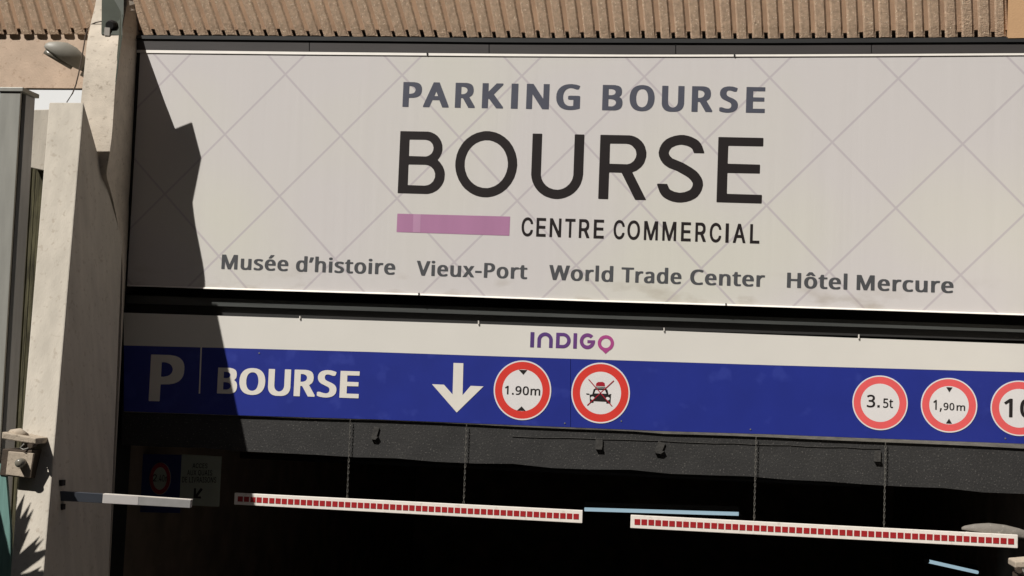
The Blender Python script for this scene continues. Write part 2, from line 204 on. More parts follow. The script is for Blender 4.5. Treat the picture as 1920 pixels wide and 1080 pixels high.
'n:Hôtel': [[743,-11,694,9,660,41,624,92,595,167,577,251,570,332,570,440,579,529,599,613,617,657,654,714,686,746,752,772,824,772,867,759,902,733,936,691,970,626,987,569,1002,476,1007,384,997,243,965,121,914,37,844,-8,746,-12],[1205,-11,1149,21,1127,52,1109,98,1097,171,1094,231,1094,629,1050,636,1038,657,1041,714,1098,769,1121,907,1136,925,1210,925,1223,911,1228,761,1326,760,1341,738,1340,653,1330,637,1225,629,1224,219,1234,159,1250,128,1263,121,1290,132,1331,132,1344,118,1345,26,1331,5,1302,-8,1207,-12],[1562,-11,1517,5,1476,37,1441,84,1411,151,1393,223,1384,299,1381,404,1388,497,1404,585,1420,634,1450,691,1488,739,1557,772,1658,764,1715,718,1743,675,1764,625,1787,509,1788,357,1775,342,1519,342,1514,332,1519,275,1532,215,1548,173,1568,146,1593,130,1631,125,1714,168,1761,167,1771,151,1771,50,1750,25,1694,-4,1564,-12],[12,1,0,26,2,983,15,997,113,997,129,982,132,593,333,591,343,601,344,982,360,997,461,997,472,986,474,14,461,0,360,0,344,15,341,448,138,450,130,440,129,15,115,0,15,0],[1885,1,1872,26,1873,1044,1887,1061,1988,1061,2000,1035,2000,18,1985,0,1887,0],[785,123,824,144,847,183,865,251,874,352,872,452,856,549,829,609,788,635,748,614,725,569,707,488,700,376,707,271,725,191,748,146,784,123],[1518,468,1651,467,1657,484,1649,545,1633,598,1619,621,1591,638,1559,618,1543,589,1525,533,1517,472],[640,821,628,838,630,859,720,1052,737,1070,842,1068,946,846,945,834,932,820,846,821,786,897,728,822,642,820]],
'n:Mercure': [[549,-11,520,5,497,33,478,73,458,135,444,215,438,283,438,468,444,541,458,625,475,684,495,727,520,759,544,772,603,768,638,731,656,692,673,633,689,517,692,360,683,342,521,341,519,312,522,267,537,183,548,154,569,129,592,125,648,172,674,171,681,155,681,54,670,29,631,-4,551,-12],[1059,-11,1031,5,1004,41,978,106,962,183,951,312,951,432,963,577,974,634,991,687,1011,727,1043,763,1114,772,1166,739,1174,722,1175,706,1164,624,1157,605,1128,604,1085,631,1059,599,1047,561,1039,505,1033,364,1042,231,1060,153,1090,125,1138,164,1163,164,1170,147,1170,42,1159,17,1128,-8,1060,-12],[1299,-11,1271,5,1250,38,1233,81,1220,155,1216,227,1216,745,1228,760,1288,760,1297,745,1299,223,1305,175,1313,145,1336,121,1356,136,1370,165,1381,215,1385,263,1389,328,1389,745,1398,760,1464,757,1470,734,1470,15,1461,0,1406,0,1394,21,1353,-12,1301,-12],[1858,-11,1834,1,1804,37,1782,84,1763,151,1752,223,1746,299,1745,404,1749,497,1755,557,1769,634,1789,695,1811,739,1834,763,1855,772,1918,764,1954,718,1972,675,1985,625,1999,505,2000,357,1992,342,1831,342,1828,332,1831,275,1839,215,1849,173,1862,146,1878,130,1900,125,1954,168,1983,167,1989,151,1989,54,1976,25,1941,-4,1859,-12],[8,1,0,26,1,983,9,997,91,997,102,983,188,347,275,983,286,997,368,997,376,983,376,14,368,0,306,0,296,18,295,534,223,14,215,0,155,2,148,22,81,527,79,18,70,0,9,0],[751,1,743,26,744,745,752,760,807,760,820,728,836,755,859,772,905,772,923,762,930,742,925,637,917,623,879,627,865,614,843,565,831,505,825,436,824,15,815,0,752,0],[1546,1,1538,26,1539,745,1547,760,1602,760,1610,746,1613,726,1634,759,1654,772,1699,772,1718,762,1725,742,1718,637,1710,623,1672,627,1654,606,1639,573,1624,501,1618,416,1617,15,1609,0,1547,0],[522,468,604,467,607,472,608,497,603,549,594,597,582,626,566,639,549,622,537,590,527,541,521,470],[1831,468,1914,467,1918,484,1913,545,1903,598,1894,621,1876,638,1856,618,1846,589,1837,545,1830,471]],
'i:C': [[959,-11,723,8,514,48,382,88,255,144,195,179,121,235,37,338,0,450,1,553,30,648,103,747,212,830,341,896,541,958,741,994,923,1011,1169,1011,1460,978,1587,950,1691,918,1827,858,1916,799,1980,727,1997,672,1969,661,1905,654,1669,654,1605,661,1577,672,1525,735,1455,779,1332,823,1196,847,1123,852,959,852,841,839,750,819,659,789,558,735,494,684,437,600,418,541,428,422,476,338,539,279,646,215,787,171,932,150,1087,146,1178,151,1287,167,1423,206,1507,251,1578,327,1623,343,1678,348,1915,348,1987,336,2000,311,1962,247,1871,168,1805,130,1660,72,1505,32,1369,8,1132,-12,969,-12]],
'i:E': [[18,1,0,18,6,996,55,1000,1964,998,1976,859,1958,846,600,845,564,841,558,597,570,585,1861,582,1878,573,1879,446,1873,432,1849,429,570,427,558,415,558,169,570,157,600,155,1982,154,2000,141,1994,4,1958,0,30,0]],
'i:N': [[15,1,0,18,5,996,34,1000,471,1000,514,994,1539,335,1553,351,1556,994,1587,1000,1990,998,2000,982,1995,4,1966,0,1529,0,1490,5,461,669,449,665,447,649,456,613,454,6,422,0,24,0]],
'i:T': [[783,1,768,14,765,839,732,845,15,846,0,859,2,994,35,1000,1985,999,2000,982,2000,855,1985,846,1268,845,1235,839,1230,6,1197,0,793,0]],
'i:R': [[16,1,0,18,5,996,37,1000,1151,1000,1363,987,1554,959,1660,932,1761,895,1853,835,1909,764,1920,641,1885,565,1822,506,1708,450,1519,403,1507,395,1997,58,2000,4,1968,0,1469,2,939,366,525,369,499,367,488,359,486,6,451,0,27,0],[499,526,897,524,1013,528,1151,541,1279,568,1366,609,1408,645,1422,673,1408,720,1326,784,1194,822,1045,841,960,845,499,843,488,831,493,528]],
'i:O': [[917,-11,691,8,517,42,361,91,213,163,90,263,29,354,0,450,1,553,29,648,115,763,244,854,378,916,535,962,709,994,883,1011,1117,1011,1291,994,1483,958,1622,916,1789,834,1902,743,1964,652,2000,513,1991,418,1945,311,1894,247,1804,175,1639,91,1483,42,1309,8,1074,-12,926,-12],[939,148,1048,146,1204,163,1291,183,1396,221,1458,259,1528,319,1573,386,1599,465,1600,529,1582,596,1536,672,1476,727,1408,771,1309,811,1170,843,1083,852,926,852,856,847,717,819,639,793,550,747,481,692,420,604,401,545,400,457,418,398,464,327,524,271,604,221,709,183,813,159,935,149]],
'i:M': [[12,1,0,18,0,982,8,998,434,1000,466,994,935,387,987,308,1004,297,1530,994,1559,1000,1973,1000,1996,996,2000,18,1992,2,1668,0,1642,6,1637,602,1604,573,1177,18,1160,3,1137,0,832,4,388,569,355,598,350,6,324,0,20,0]],
'i:A': [[13,1,0,10,1,46,29,85,766,994,798,1000,1217,998,1999,50,2000,6,1971,0,1574,4,1373,256,1354,265,666,266,630,260,611,240,427,4,22,0],[767,423,1204,421,1234,427,1001,734,987,732,973,716,763,425]],
'i:L': [[19,1,0,14,0,990,32,1000,551,1000,576,996,582,986,585,161,627,155,1982,154,2000,145,2000,10,1988,2,1956,0,32,0]],
'i:ACCES': [[1814,-14,1766,10,1725,64,1706,109,1691,166,1682,232,1682,277,1747,281,1760,201,1772,166,1802,129,1840,112,1885,133,1914,177,1929,240,1931,293,1927,326,1918,360,1892,398,1774,484,1729,544,1711,587,1698,640,1692,685,1692,771,1710,874,1730,926,1750,960,1804,1005,1871,1009,1918,980,1951,932,1971,885,1984,832,1993,759,1991,734,1928,730,1916,799,1899,845,1864,879,1826,883,1797,862,1773,821,1760,746,1764,685,1776,647,1802,611,1907,535,1939,502,1963,462,1979,424,1994,358,2000,285,1998,232,1982,133,1965,83,1937,35,1888,-7,1816,-15],[605,-10,574,2,529,47,493,113,464,203,440,354,435,440,436,599,447,706,464,795,487,869,512,924,537,964,572,996,601,1010,655,1009,709,976,748,918,785,812,804,681,797,671,738,673,710,797,684,845,659,870,617,879,588,861,563,833,528,746,516,689,506,595,506,403,525,268,542,211,570,157,595,133,631,119,676,145,707,193,725,252,738,326,797,328,804,313,796,240,782,174,763,117,735,59,707,23,674,-2,607,-11],[1046,-10,1015,2,979,35,942,95,914,170,892,268,880,366,876,571,883,669,897,759,918,841,946,912,973,958,1013,996,1043,1010,1096,1009,1153,972,1190,914,1215,853,1231,791,1240,734,1244,677,1179,673,1165,750,1150,801,1131,837,1105,866,1058,879,1010,841,985,795,966,734,948,620,943,477,948,379,959,301,980,219,1003,170,1036,133,1069,119,1112,141,1141,181,1162,240,1179,326,1240,327,1244,317,1244,301,1235,232,1221,170,1201,109,1176,59,1152,27,1115,-2,1048,-11],[3,3,0,19,149,983,157,998,224,996,235,947,379,7,318,1,309,9,266,274,117,275,109,264,70,9,63,1,5,1],[1337,3,1332,23,1333,988,1342,998,1600,996,1604,979,1604,889,1598,871,1402,865,1403,571,1584,568,1590,554,1590,469,1589,452,1582,442,1403,440,1402,142,1408,128,1600,127,1605,113,1605,11,1596,1,1338,1],[132,403,247,407,190,805,131,407]],
'i:AUX QUAIS': [[1046,-89,1025,12,1003,-8,978,-13,951,5,932,34,914,81,899,140,881,259,870,430,870,569,877,696,886,786,899,859,915,921,938,978,955,1000,977,1012,1004,1008,1031,978,1050,933,1068,865,1089,729,1096,643,1099,553,1099,447,1096,357,1083,218,1070,140,1057,83,1086,-80,1082,-90,1047,-90],[1897,-16,1860,13,1838,65,1819,157,1813,230,1813,275,1851,279,1860,193,1873,148,1893,118,1913,114,1935,137,1952,185,1960,263,1958,328,1951,363,1939,394,1868,483,1845,532,1831,584,1824,620,1819,680,1818,737,1821,810,1826,855,1849,950,1877,999,1917,1012,1948,987,1975,922,1992,831,1996,740,1992,731,1959,732,1952,798,1944,836,1927,872,1903,885,1881,862,1866,818,1859,749,1861,684,1867,649,1881,615,1947,533,1977,469,1996,377,2000,320,2000,238,1995,165,1988,124,1976,71,1965,37,1938,-4,1898,-17],[349,-12,321,17,297,75,280,153,270,230,266,320,266,990,271,1000,302,1000,307,986,307,345,312,251,320,198,334,152,354,123,371,118,391,136,409,177,418,222,424,279,427,332,427,990,431,1000,465,998,468,978,468,300,461,198,448,120,435,69,419,27,390,-8,350,-12],[1235,-12,1212,9,1184,69,1167,144,1155,238,1152,304,1152,990,1157,1000,1188,1000,1193,986,1193,328,1198,247,1208,185,1218,156,1234,127,1257,118,1277,136,1292,169,1303,218,1310,275,1313,361,1313,990,1317,1000,1351,998,1354,978,1354,316,1347,202,1338,139,1325,81,1301,21,1269,-12,1236,-12],[1,5,0,26,88,990,92,1000,132,998,223,14,219,4,182,8,157,275,69,277,65,267,42,10,2,4],[513,5,513,26,598,512,517,982,517,994,560,996,622,638,683,996,725,996,725,974,645,516,729,30,730,10,686,8,621,386,555,8,514,4],[1398,5,1396,18,1398,46,1484,990,1488,1000,1528,998,1620,10,1578,10,1553,276,1465,277,1460,255,1438,10,1399,4],[1651,5,1649,22,1650,121,1690,132,1691,859,1688,873,1650,878,1649,990,1654,1000,1771,998,1774,982,1772,878,1732,867,1732,140,1734,126,1772,121,1773,14,1768,3,1652,4],[975,124,993,122,1003,136,970,321,1009,324,1031,214,1035,209,1049,300,1058,434,1056,618,1045,733,1035,790,1024,827,1009,860,993,877,966,868,953,847,939,810,929,765,919,696,911,573,911,426,915,357,924,267,934,210,945,172,960,140,974,125],[78,402,146,406,112,807,77,406],[1474,402,1542,406,1508,806,1473,406]],
'i:DE LIVRAISONS': [[1366,-14,1344,14,1326,72,1313,174,1309,240,1309,277,1338,281,1344,195,1349,160,1363,125,1377,112,1396,133,1409,177,1415,248,1415,322,1409,368,1398,400,1351,480,1328,553,1316,644,1314,697,1314,763,1321,866,1332,934,1340,964,1361,1005,1390,1009,1409,984,1427,920,1439,828,1442,771,1441,734,1414,730,1409,808,1400,853,1383,883,1372,883,1358,862,1348,816,1343,759,1344,689,1349,651,1359,615,1408,531,1428,470,1437,421,1443,362,1445,305,1445,248,1438,138,1429,78,1421,43,1407,6,1394,-11,1367,-15],[1921,-14,1900,10,1883,64,1869,158,1865,215,1864,277,1892,281,1898,195,1906,153,1921,120,1939,116,1952,137,1964,182,1970,256,1969,330,1964,364,1954,398,1906,480,1885,544,1877,587,1871,640,1869,689,1869,767,1871,820,1876,873,1884,922,1893,960,1916,1005,1945,1009,1964,984,1979,932,1988,882,1994,824,1997,759,1996,734,1969,730,1964,799,1957,845,1942,879,1927,883,1915,865,1904,828,1898,771,1898,697,1904,648,1914,615,1963,531,1983,466,1990,428,1997,371,2000,289,1999,232,1992,133,1985,81,1975,39,1952,-7,1921,-15],[1548,-10,1533,6,1519,39,1506,89,1492,174,1484,256,1478,346,1475,469,1476,583,1479,673,1488,791,1497,861,1507,916,1516,954,1534,996,1547,1010,1570,1009,1589,984,1600,951,1614,893,1625,820,1633,734,1638,636,1641,530,1640,415,1637,326,1628,207,1619,138,1609,83,1598,41,1583,6,1567,-11,1549,-11],[2,3,0,23,0,988,3,998,72,998,90,980,108,939,121,887,133,804,141,710,145,628,147,563,146,399,141,293,133,199,125,142,113,81,90,23,67,1,3,1],[187,3,185,23,186,988,189,998,299,996,301,979,301,889,299,871,216,865,216,571,293,568,295,554,295,469,295,452,292,442,216,440,216,142,218,128,300,127,303,113,302,11,299,1,188,1],[419,3,417,23,417,983,420,998,445,997,447,975,447,134,527,127,530,113,530,15,527,1,420,1],[556,3,554,19,555,123,584,134,585,857,583,871,555,876,555,987,558,998,643,996,645,979,644,876,615,865,615,142,617,128,644,123,645,11,641,1,557,1],[732,3,726,68,665,987,670,998,693,998,696,987,747,194,796,983,800,998,825,996,827,987,826,963,763,15,760,1,732,1],[859,3,857,23,857,988,860,998,933,998,947,984,962,947,973,893,981,828,985,755,986,652,982,563,977,509,969,459,954,403,992,7,960,5,923,379,890,381,887,371,887,11,884,1,859,1],[1011,3,1009,15,1011,52,1073,983,1076,998,1105,996,1171,11,1168,1,1141,5,1123,273,1059,275,1056,260,1040,9,1037,1,1011,1],[1193,3,1191,19,1192,123,1221,134,1221,857,1220,871,1192,876,1192,987,1195,998,1280,996,1282,979,1281,876,1252,865,1252,142,1254,128,1281,123,1282,11,1278,1,1194,1],[1680,3,1678,23,1679,991,1712,991,1796,258,1796,983,1800,998,1826,993,1826,7,1793,7,1709,742,1708,15,1705,1,1681,1],[1555,121,1566,124,1578,145,1595,209,1606,313,1611,448,1610,612,1606,685,1600,750,1592,806,1584,837,1575,861,1562,879,1553,879,1539,857,1530,829,1521,789,1510,685,1505,542,1506,391,1510,326,1517,244,1523,199,1533,161,1547,129,1555,122],[30,130,61,128,84,153,95,186,103,223,113,317,118,465,117,583,114,661,103,775,95,816,85,845,66,871,30,865,30,132],[1066,403,1115,407,1090,808,1065,406],[888,514,929,512,938,525,947,553,954,607,956,669,955,759,950,812,941,849,928,871,888,869,887,516]],
'i:2': [[18,3,0,16,0,102,13,114,1231,551,1400,633,1447,670,1476,714,1460,763,1424,796,1372,823,1290,849,1177,871,982,887,811,874,635,837,528,780,476,702,30,701,12,714,26,780,113,862,245,923,348,952,518,985,714,1005,811,1011,1177,1010,1360,997,1506,977,1653,945,1763,908,1887,841,1926,800,1951,743,1923,649,1838,576,1597,461,690,134,726,128,1982,127,2000,118,1998,8,1958,2,30,2]],
'i:.40m': [[1009,-10,957,10,914,52,884,101,855,174,832,272,820,383,820,616,832,726,855,824,884,897,913,946,947,982,986,1004,1073,1009,1120,988,1155,955,1185,910,1215,840,1239,742,1252,652,1257,411,1250,321,1229,207,1205,129,1182,83,1142,31,1103,2,1063,-11,1011,-11],[48,-6,23,15,6,48,0,80,3,121,17,154,38,179,93,179,127,125,128,56,98,2,51,-7],[531,3,525,19,522,203,251,205,243,219,243,309,484,988,494,997,573,997,582,987,576,967,352,338,522,334,526,620,536,630,618,624,622,338,699,327,703,219,694,205,622,201,618,5,533,1],[1392,3,1386,27,1386,726,1392,746,1474,747,1484,685,1509,722,1543,751,1623,760,1667,731,1709,658,1746,714,1783,747,1818,760,1877,760,1929,731,1974,660,1994,587,2000,526,2000,23,1994,3,1915,1,1905,11,1901,546,1890,587,1877,609,1828,638,1796,628,1766,599,1743,526,1739,11,1729,1,1650,5,1643,542,1623,605,1598,628,1571,638,1536,624,1516,605,1496,566,1486,526,1482,11,1472,1,1395,1],[1022,117,1071,125,1103,158,1118,186,1145,281,1161,419,1161,587,1153,673,1135,763,1098,850,1073,874,1041,887,991,865,969,838,949,791,929,714,913,562,916,391,936,252,954,195,974,156,996,131,1021,118]],
'n:1.90m': [[450,-18,428,-6,409,30,403,74,405,135,415,171,430,191,450,201,480,195,497,180,512,139,513,50,504,14,493,-2,452,-19],[695,-14,636,6,631,26,634,131,646,138,683,125,734,125,788,166,815,215,831,263,843,327,851,411,806,374,750,357,701,370,653,414,624,471,604,551,595,659,600,760,608,817,630,896,671,969,703,997,746,1014,782,1014,817,1001,855,969,883,926,908,864,928,780,943,635,943,487,932,339,902,183,874,107,854,70,825,33,794,10,744,-11,697,-15],[1177,-14,1136,-2,1104,22,1069,79,1047,139,1018,299,1010,431,1010,575,1027,780,1061,912,1084,958,1110,989,1161,1014,1205,1014,1246,997,1280,961,1309,904,1327,848,1343,772,1356,659,1360,415,1345,235,1335,179,1309,91,1264,18,1211,-11,1179,-15],[138,2,128,6,123,26,123,784,118,785,57,686,45,680,33,687,0,780,13,809,132,993,150,1002,191,1002,203,996,208,976,208,22,203,6,191,1,140,1],[1464,2,1454,6,1449,26,1449,732,1454,756,1519,757,1531,706,1582,760,1612,773,1653,773,1703,749,1722,729,1746,683,1774,728,1807,756,1845,773,1884,774,1940,745,1975,687,1989,635,2000,543,2000,30,1995,6,1932,0,1918,6,1914,18,1911,539,1904,579,1892,609,1861,633,1831,632,1801,604,1788,579,1774,515,1769,459,1768,14,1750,0,1685,6,1680,26,1680,515,1676,559,1664,603,1650,623,1637,633,1604,633,1582,620,1561,587,1549,547,1541,487,1535,17,1519,1,1466,1],[1166,131,1207,134,1240,182,1258,259,1271,419,1271,583,1258,740,1236,830,1219,856,1195,874,1163,868,1145,849,1128,816,1112,748,1099,599,1099,403,1112,255,1134,171,1165,131],[741,495,782,494,812,518,837,558,854,627,852,708,835,792,811,844,778,873,742,868,715,840,699,804,686,740,684,639,693,571,707,530,740,496]],
'n:3': [[680,-13,308,7,29,43,0,64,4,168,37,180,99,184,366,151,564,134,739,126,971,126,1181,139,1274,155,1372,184,1450,232,1477,276,1474,320,1438,360,1407,376,1286,413,1134,433,820,446,529,447,459,454,432,469,430,557,449,577,518,585,913,587,1053,596,1181,616,1309,655,1364,685,1395,721,1392,777,1346,817,1251,851,1134,870,1030,875,878,875,715,866,587,850,320,800,238,799,168,816,38,877,24,897,41,909,180,942,494,990,692,1007,913,1015,1239,1007,1460,986,1684,941,1788,901,1881,837,1920,749,1907,705,1858,649,1777,601,1705,575,1495,529,1754,481,1826,460,1916,416,1974,368,2000,324,1988,232,1939,176,1846,116,1763,82,1623,47,1425,15,1181,-6,983,-14,692,-14]],
'n:5t': [[356,-13,157,7,16,42,0,64,9,180,74,186,240,143,401,126,535,130,606,143,683,170,748,220,775,272,775,352,717,432,619,473,420,491,176,471,137,477,47,517,38,561,98,981,112,993,157,999,939,993,955,965,954,873,939,857,349,848,314,629,324,621,510,631,702,614,849,578,926,543,1008,477,1057,388,1063,292,1030,196,955,112,817,39,606,-6,362,-14],[1708,-13,1606,-1,1510,27,1446,67,1402,116,1378,180,1377,625,1234,635,1212,653,1220,717,1381,769,1454,909,1510,927,1645,917,1660,765,1933,763,1971,757,1987,741,1987,653,1971,637,1655,625,1654,220,1669,176,1708,142,1766,123,1952,136,1984,132,2000,112,1999,28,1984,11,1856,-10,1715,-14]],
'n:1,': [[1554,-173,1506,-165,1495,-144,1632,184,1696,194,1973,188,2000,164,1990,128,1773,-161,1712,-174,1562,-174],[540,-1,500,4,481,24,480,781,460,785,224,687,176,682,126,689,0,777,34,803,509,990,580,999,746,999,794,993,813,973,813,20,794,4,746,-2,548,-2]],
'n:90': [[230,-13,97,8,97,132,130,139,257,122,373,126,505,167,569,210,607,252,649,332,666,408,511,367,373,358,235,380,144,416,65,481,18,561,0,641,18,785,96,901,161,951,220,978,310,1002,415,1015,569,1002,664,974,735,937,797,885,861,797,894,713,910,621,904,452,877,328,845,252,792,172,725,104,669,67,579,27,463,-1,347,-14,235,-14],[1495,-13,1405,-1,1325,23,1236,78,1176,144,1124,240,1096,336,1085,601,1134,797,1171,861,1241,934,1299,970,1378,998,1495,1015,1574,1015,1675,1002,1754,978,1849,919,1908,853,1978,697,2000,553,2000,444,1961,240,1925,164,1867,92,1787,36,1712,7,1585,-14,1500,-14],[1508,128,1558,126,1616,139,1697,196,1740,284,1767,444,1761,617,1723,761,1651,845,1558,875,1463,862,1388,813,1334,701,1312,561,1318,384,1356,240,1416,164,1505,129],[407,493,516,500,601,536,649,577,677,633,665,721,628,789,558,846,468,875,389,870,304,835,258,789,233,725,233,625,261,561,315,516,405,493]],
'n:m': [[11,0,0,17,0,746,7,758,268,760,284,746,290,725,305,718,401,751,533,772,629,776,813,772,886,763,974,743,1077,698,1195,741,1298,763,1371,772,1548,776,1695,768,1798,749,1882,718,1939,678,1976,630,2000,566,2000,13,1993,1,1710,-1,1685,5,1683,502,1659,554,1617,594,1548,621,1467,632,1371,623,1290,600,1223,558,1186,510,1162,438,1160,5,1136,-1,853,1,846,13,846,466,837,514,807,566,754,604,680,627,614,632,526,623,452,600,392,562,348,506,324,434,322,5,298,-1,18,-1]],
'n:10': [[1476,-13,1383,-1,1301,23,1211,76,1152,136,1097,228,1063,332,1046,477,1052,605,1074,721,1108,809,1146,869,1211,933,1274,970,1356,998,1476,1015,1559,1015,1679,998,1745,978,1825,933,1889,873,1943,789,1983,673,2000,456,1960,240,1917,156,1857,88,1779,36,1701,7,1570,-14,1482,-14],[374,-1,347,4,333,24,332,781,319,785,155,687,122,682,87,689,0,777,23,803,352,990,402,999,517,999,550,993,563,973,563,20,550,4,517,-2,380,-2],[1490,128,1542,126,1608,141,1691,204,1736,304,1759,452,1747,649,1702,781,1635,847,1542,875,1493,874,1427,856,1355,801,1310,705,1287,569,1293,380,1328,248,1392,164,1487,129]],
'b:B': [[17,1,2,6,0,19,6,996,39,1000,1210,1000,1343,990,1497,965,1619,933,1718,891,1793,844,1844,785,1856,710,1831,660,1759,598,1669,548,1773,511,1886,456,1952,406,1988,360,2000,323,1988,240,1952,194,1886,144,1773,89,1685,60,1513,23,1354,5,1265,0,28,0],[431,135,1155,133,1287,143,1398,164,1510,206,1579,269,1579,331,1510,394,1398,436,1287,457,1232,462,1144,467,431,465,420,452,425,137],[431,602,1155,600,1221,606,1287,618,1376,643,1417,665,1455,698,1468,744,1428,794,1391,815,1323,840,1265,853,1188,862,1099,867,436,866,420,852,425,604]],
'b:O': [[916,-24,812,-16,708,-3,620,14,508,43,340,104,248,152,130,240,58,323,26,377,9,427,0,465,0,535,34,640,90,719,188,807,248,848,340,896,492,953,660,994,860,1020,932,1025,1068,1025,1260,1007,1412,978,1558,935,1720,865,1838,785,1934,685,1983,590,2000,490,1975,390,1918,294,1822,202,1688,119,1556,64,1476,39,1356,10,1260,-7,1140,-20,1068,-25,924,-25],[912,123,1068,121,1164,131,1308,159,1428,200,1528,252,1598,306,1661,381,1695,469,1695,531,1661,619,1594,698,1528,748,1428,800,1324,836,1188,865,1076,879,924,879,780,861,644,828,540,787,456,740,394,690,331,610,305,544,305,456,331,390,394,310,452,263,536,215,644,172,756,143,908,124]],
'b:U': [[926,-19,797,-12,619,10,510,30,371,68,287,98,193,143,132,181,62,240,23,294,0,352,2,994,15,999,44,1000,351,1000,374,994,376,348,409,294,458,252,506,223,594,185,718,152,876,130,1044,125,1134,131,1233,143,1361,172,1484,219,1567,273,1601,310,1624,360,1626,994,1658,1000,1985,999,2000,985,2000,373,1977,302,1918,223,1858,177,1777,129,1658,79,1520,39,1351,6,1213,-11,1054,-21,936,-20]],
'b:R': [[17,1,2,6,0,19,6,996,39,1000,1238,1000,1339,994,1451,982,1608,953,1747,910,1834,869,1896,827,1960,744,1960,673,1896,590,1856,560,1758,510,1574,455,1417,430,1402,423,1997,15,2000,3,1585,0,1541,6,947,415,476,417,437,415,426,406,423,6,398,0,28,0],[437,552,1171,550,1272,560,1339,572,1445,606,1523,660,1544,706,1520,756,1487,785,1364,835,1294,851,1204,862,1104,867,437,865,426,852,431,554]],
'b:E': [[18,1,3,6,0,19,6,996,54,1000,1988,998,2000,985,2000,881,1982,868,494,867,458,863,452,606,464,594,1863,591,1881,581,1881,473,1875,458,1851,454,464,452,452,440,452,152,458,137,482,134,1982,132,2000,119,1994,4,1958,0,30,0]],
'b:S': [[873,-19,679,-7,534,10,365,39,262,65,183,97,114,135,0,240,2,258,38,262,437,261,532,190,583,172,764,143,994,130,1212,143,1417,175,1468,194,1516,223,1543,252,1540,285,1460,327,1357,362,1236,390,849,463,486,509,304,550,214,581,120,627,48,681,20,740,60,810,135,867,202,902,337,948,498,980,716,1007,921,1020,1103,1021,1308,1007,1454,990,1647,957,1744,933,1841,895,1910,852,2000,765,1998,744,1562,744,1480,806,1429,824,1333,843,1224,857,1018,870,909,866,764,853,583,821,508,785,472,752,469,731,484,715,529,690,631,656,1103,591,1490,515,1671,471,1798,427,1904,373,1952,340,1976,310,1992,252,1940,177,1867,127,1761,77,1671,51,1490,16,1296,-7,1079,-20,885,-20]],
'q:I': [[53,1,0,15,8,994,125,1000,1947,999,2000,985,1992,6,1875,0,89,0]],
'q:n': [[13,1,2,6,0,19,0,531,9,573,36,635,81,698,161,773,246,829,388,896,529,941,613,961,729,982,929,1000,1071,1000,1146,995,1321,974,1504,932,1658,877,1758,827,1864,752,1939,673,1991,573,2000,531,1996,4,1963,0,1563,0,1538,4,1533,506,1505,581,1463,629,1422,660,1323,710,1258,731,1163,753,1088,762,996,767,838,753,742,731,677,710,578,660,538,629,495,581,467,506,463,4,438,0,21,0]],
'q:D': [[13,1,2,6,0,19,4,996,30,1000,1022,1000,1161,991,1343,965,1439,945,1578,903,1687,860,1806,794,1911,706,1962,640,2000,548,1999,444,1980,394,1936,323,1841,231,1709,150,1581,98,1448,57,1343,35,1161,9,1022,0,22,0],[496,215,978,213,1074,222,1178,241,1257,264,1326,292,1406,335,1475,398,1503,448,1513,485,1503,552,1475,602,1423,652,1370,687,1257,736,1126,769,987,787,517,787,491,783,491,217]],
'q:G': [[964,-15,786,-4,609,26,429,77,351,109,246,163,164,219,75,306,17,410,0,510,25,610,79,698,181,795,242,835,343,887,456,932,625,978,827,1008,1020,1017,1214,1004,1383,976,1571,923,1653,890,1734,844,1407,690,1327,724,1214,757,1060,779,931,779,802,761,722,740,617,700,551,656,502,610,478,577,460,527,460,465,494,398,535,356,614,302,722,260,802,239,931,221,1060,221,1198,239,1278,260,1383,300,1432,330,1474,365,1479,373,1472,378,1028,379,1004,383,1000,556,1012,570,1972,570,1991,560,2000,490,1975,390,1918,298,1819,205,1758,165,1653,110,1544,68,1375,22,1173,-8,972,-16]],
'q:O': [[988,-275,563,-63,358,13,199,102,136,152,88,202,34,281,1,381,0,456,16,519,42,573,96,648,209,745,335,816,445,861,539,891,642,915,862,945,933,950,1067,950,1264,932,1398,907,1492,882,1650,825,1771,760,1894,662,1966,565,1999,477,2000,369,1966,277,1919,206,1848,135,1779,85,1681,29,1563,-20,1469,-50,1083,-241,1012,-275,996,-277],[968,110,1091,113,1193,126,1295,151,1386,185,1453,222,1534,290,1572,348,1590,415,1582,469,1549,531,1502,581,1433,631,1350,670,1240,703,1154,719,1059,729,933,729,846,719,728,695,634,662,544,615,486,569,436,502,417,452,418,385,443,327,498,260,567,210,647,173,744,141,839,122,909,113,965,111]],
}
# line of text: letters list of (key, px0, px1); base and cap given by photo rows at two columns
def text_line(letters, base, cap, d, y_off=.0012):
    (bx0, by0), (bx1, by1) = base; (cx0, cy0), (cx1, cy1) = cap
    B0, B1, C0, C1 = at(bx0, by0, d), at(bx1, by1, d), at(cx0, cy0, d), at(cx1, cy1, d)
    zb = lambda x: B0.z+(B1.z-B0.z)*(x-B0.x)/(B1.x-B0.x)
    zc = lambda x: C0.z+(C1.z-C0.z)*(x-C0.x)/(C1.x-C0.x)
    mb = MB()
    for key, p0, p1 in letters:
        pm = (p0+p1)/2; row = by0+(by1-by0)*(pm-bx0)/(bx1-bx0); rc = cy0+(cy1-cy0)*(pm-cx0)/(cx1-cx0); rm = (row+rc)/2
        x0, x1 = at(p0, rm, d).x, at(p1, rm, d).x
        place_glyph(mb, key, x0, x1, zb(x0), zb(x1), zc(x0)-zb(x0), zc(x1)-zb(x1), -d-y_off)
    return mb

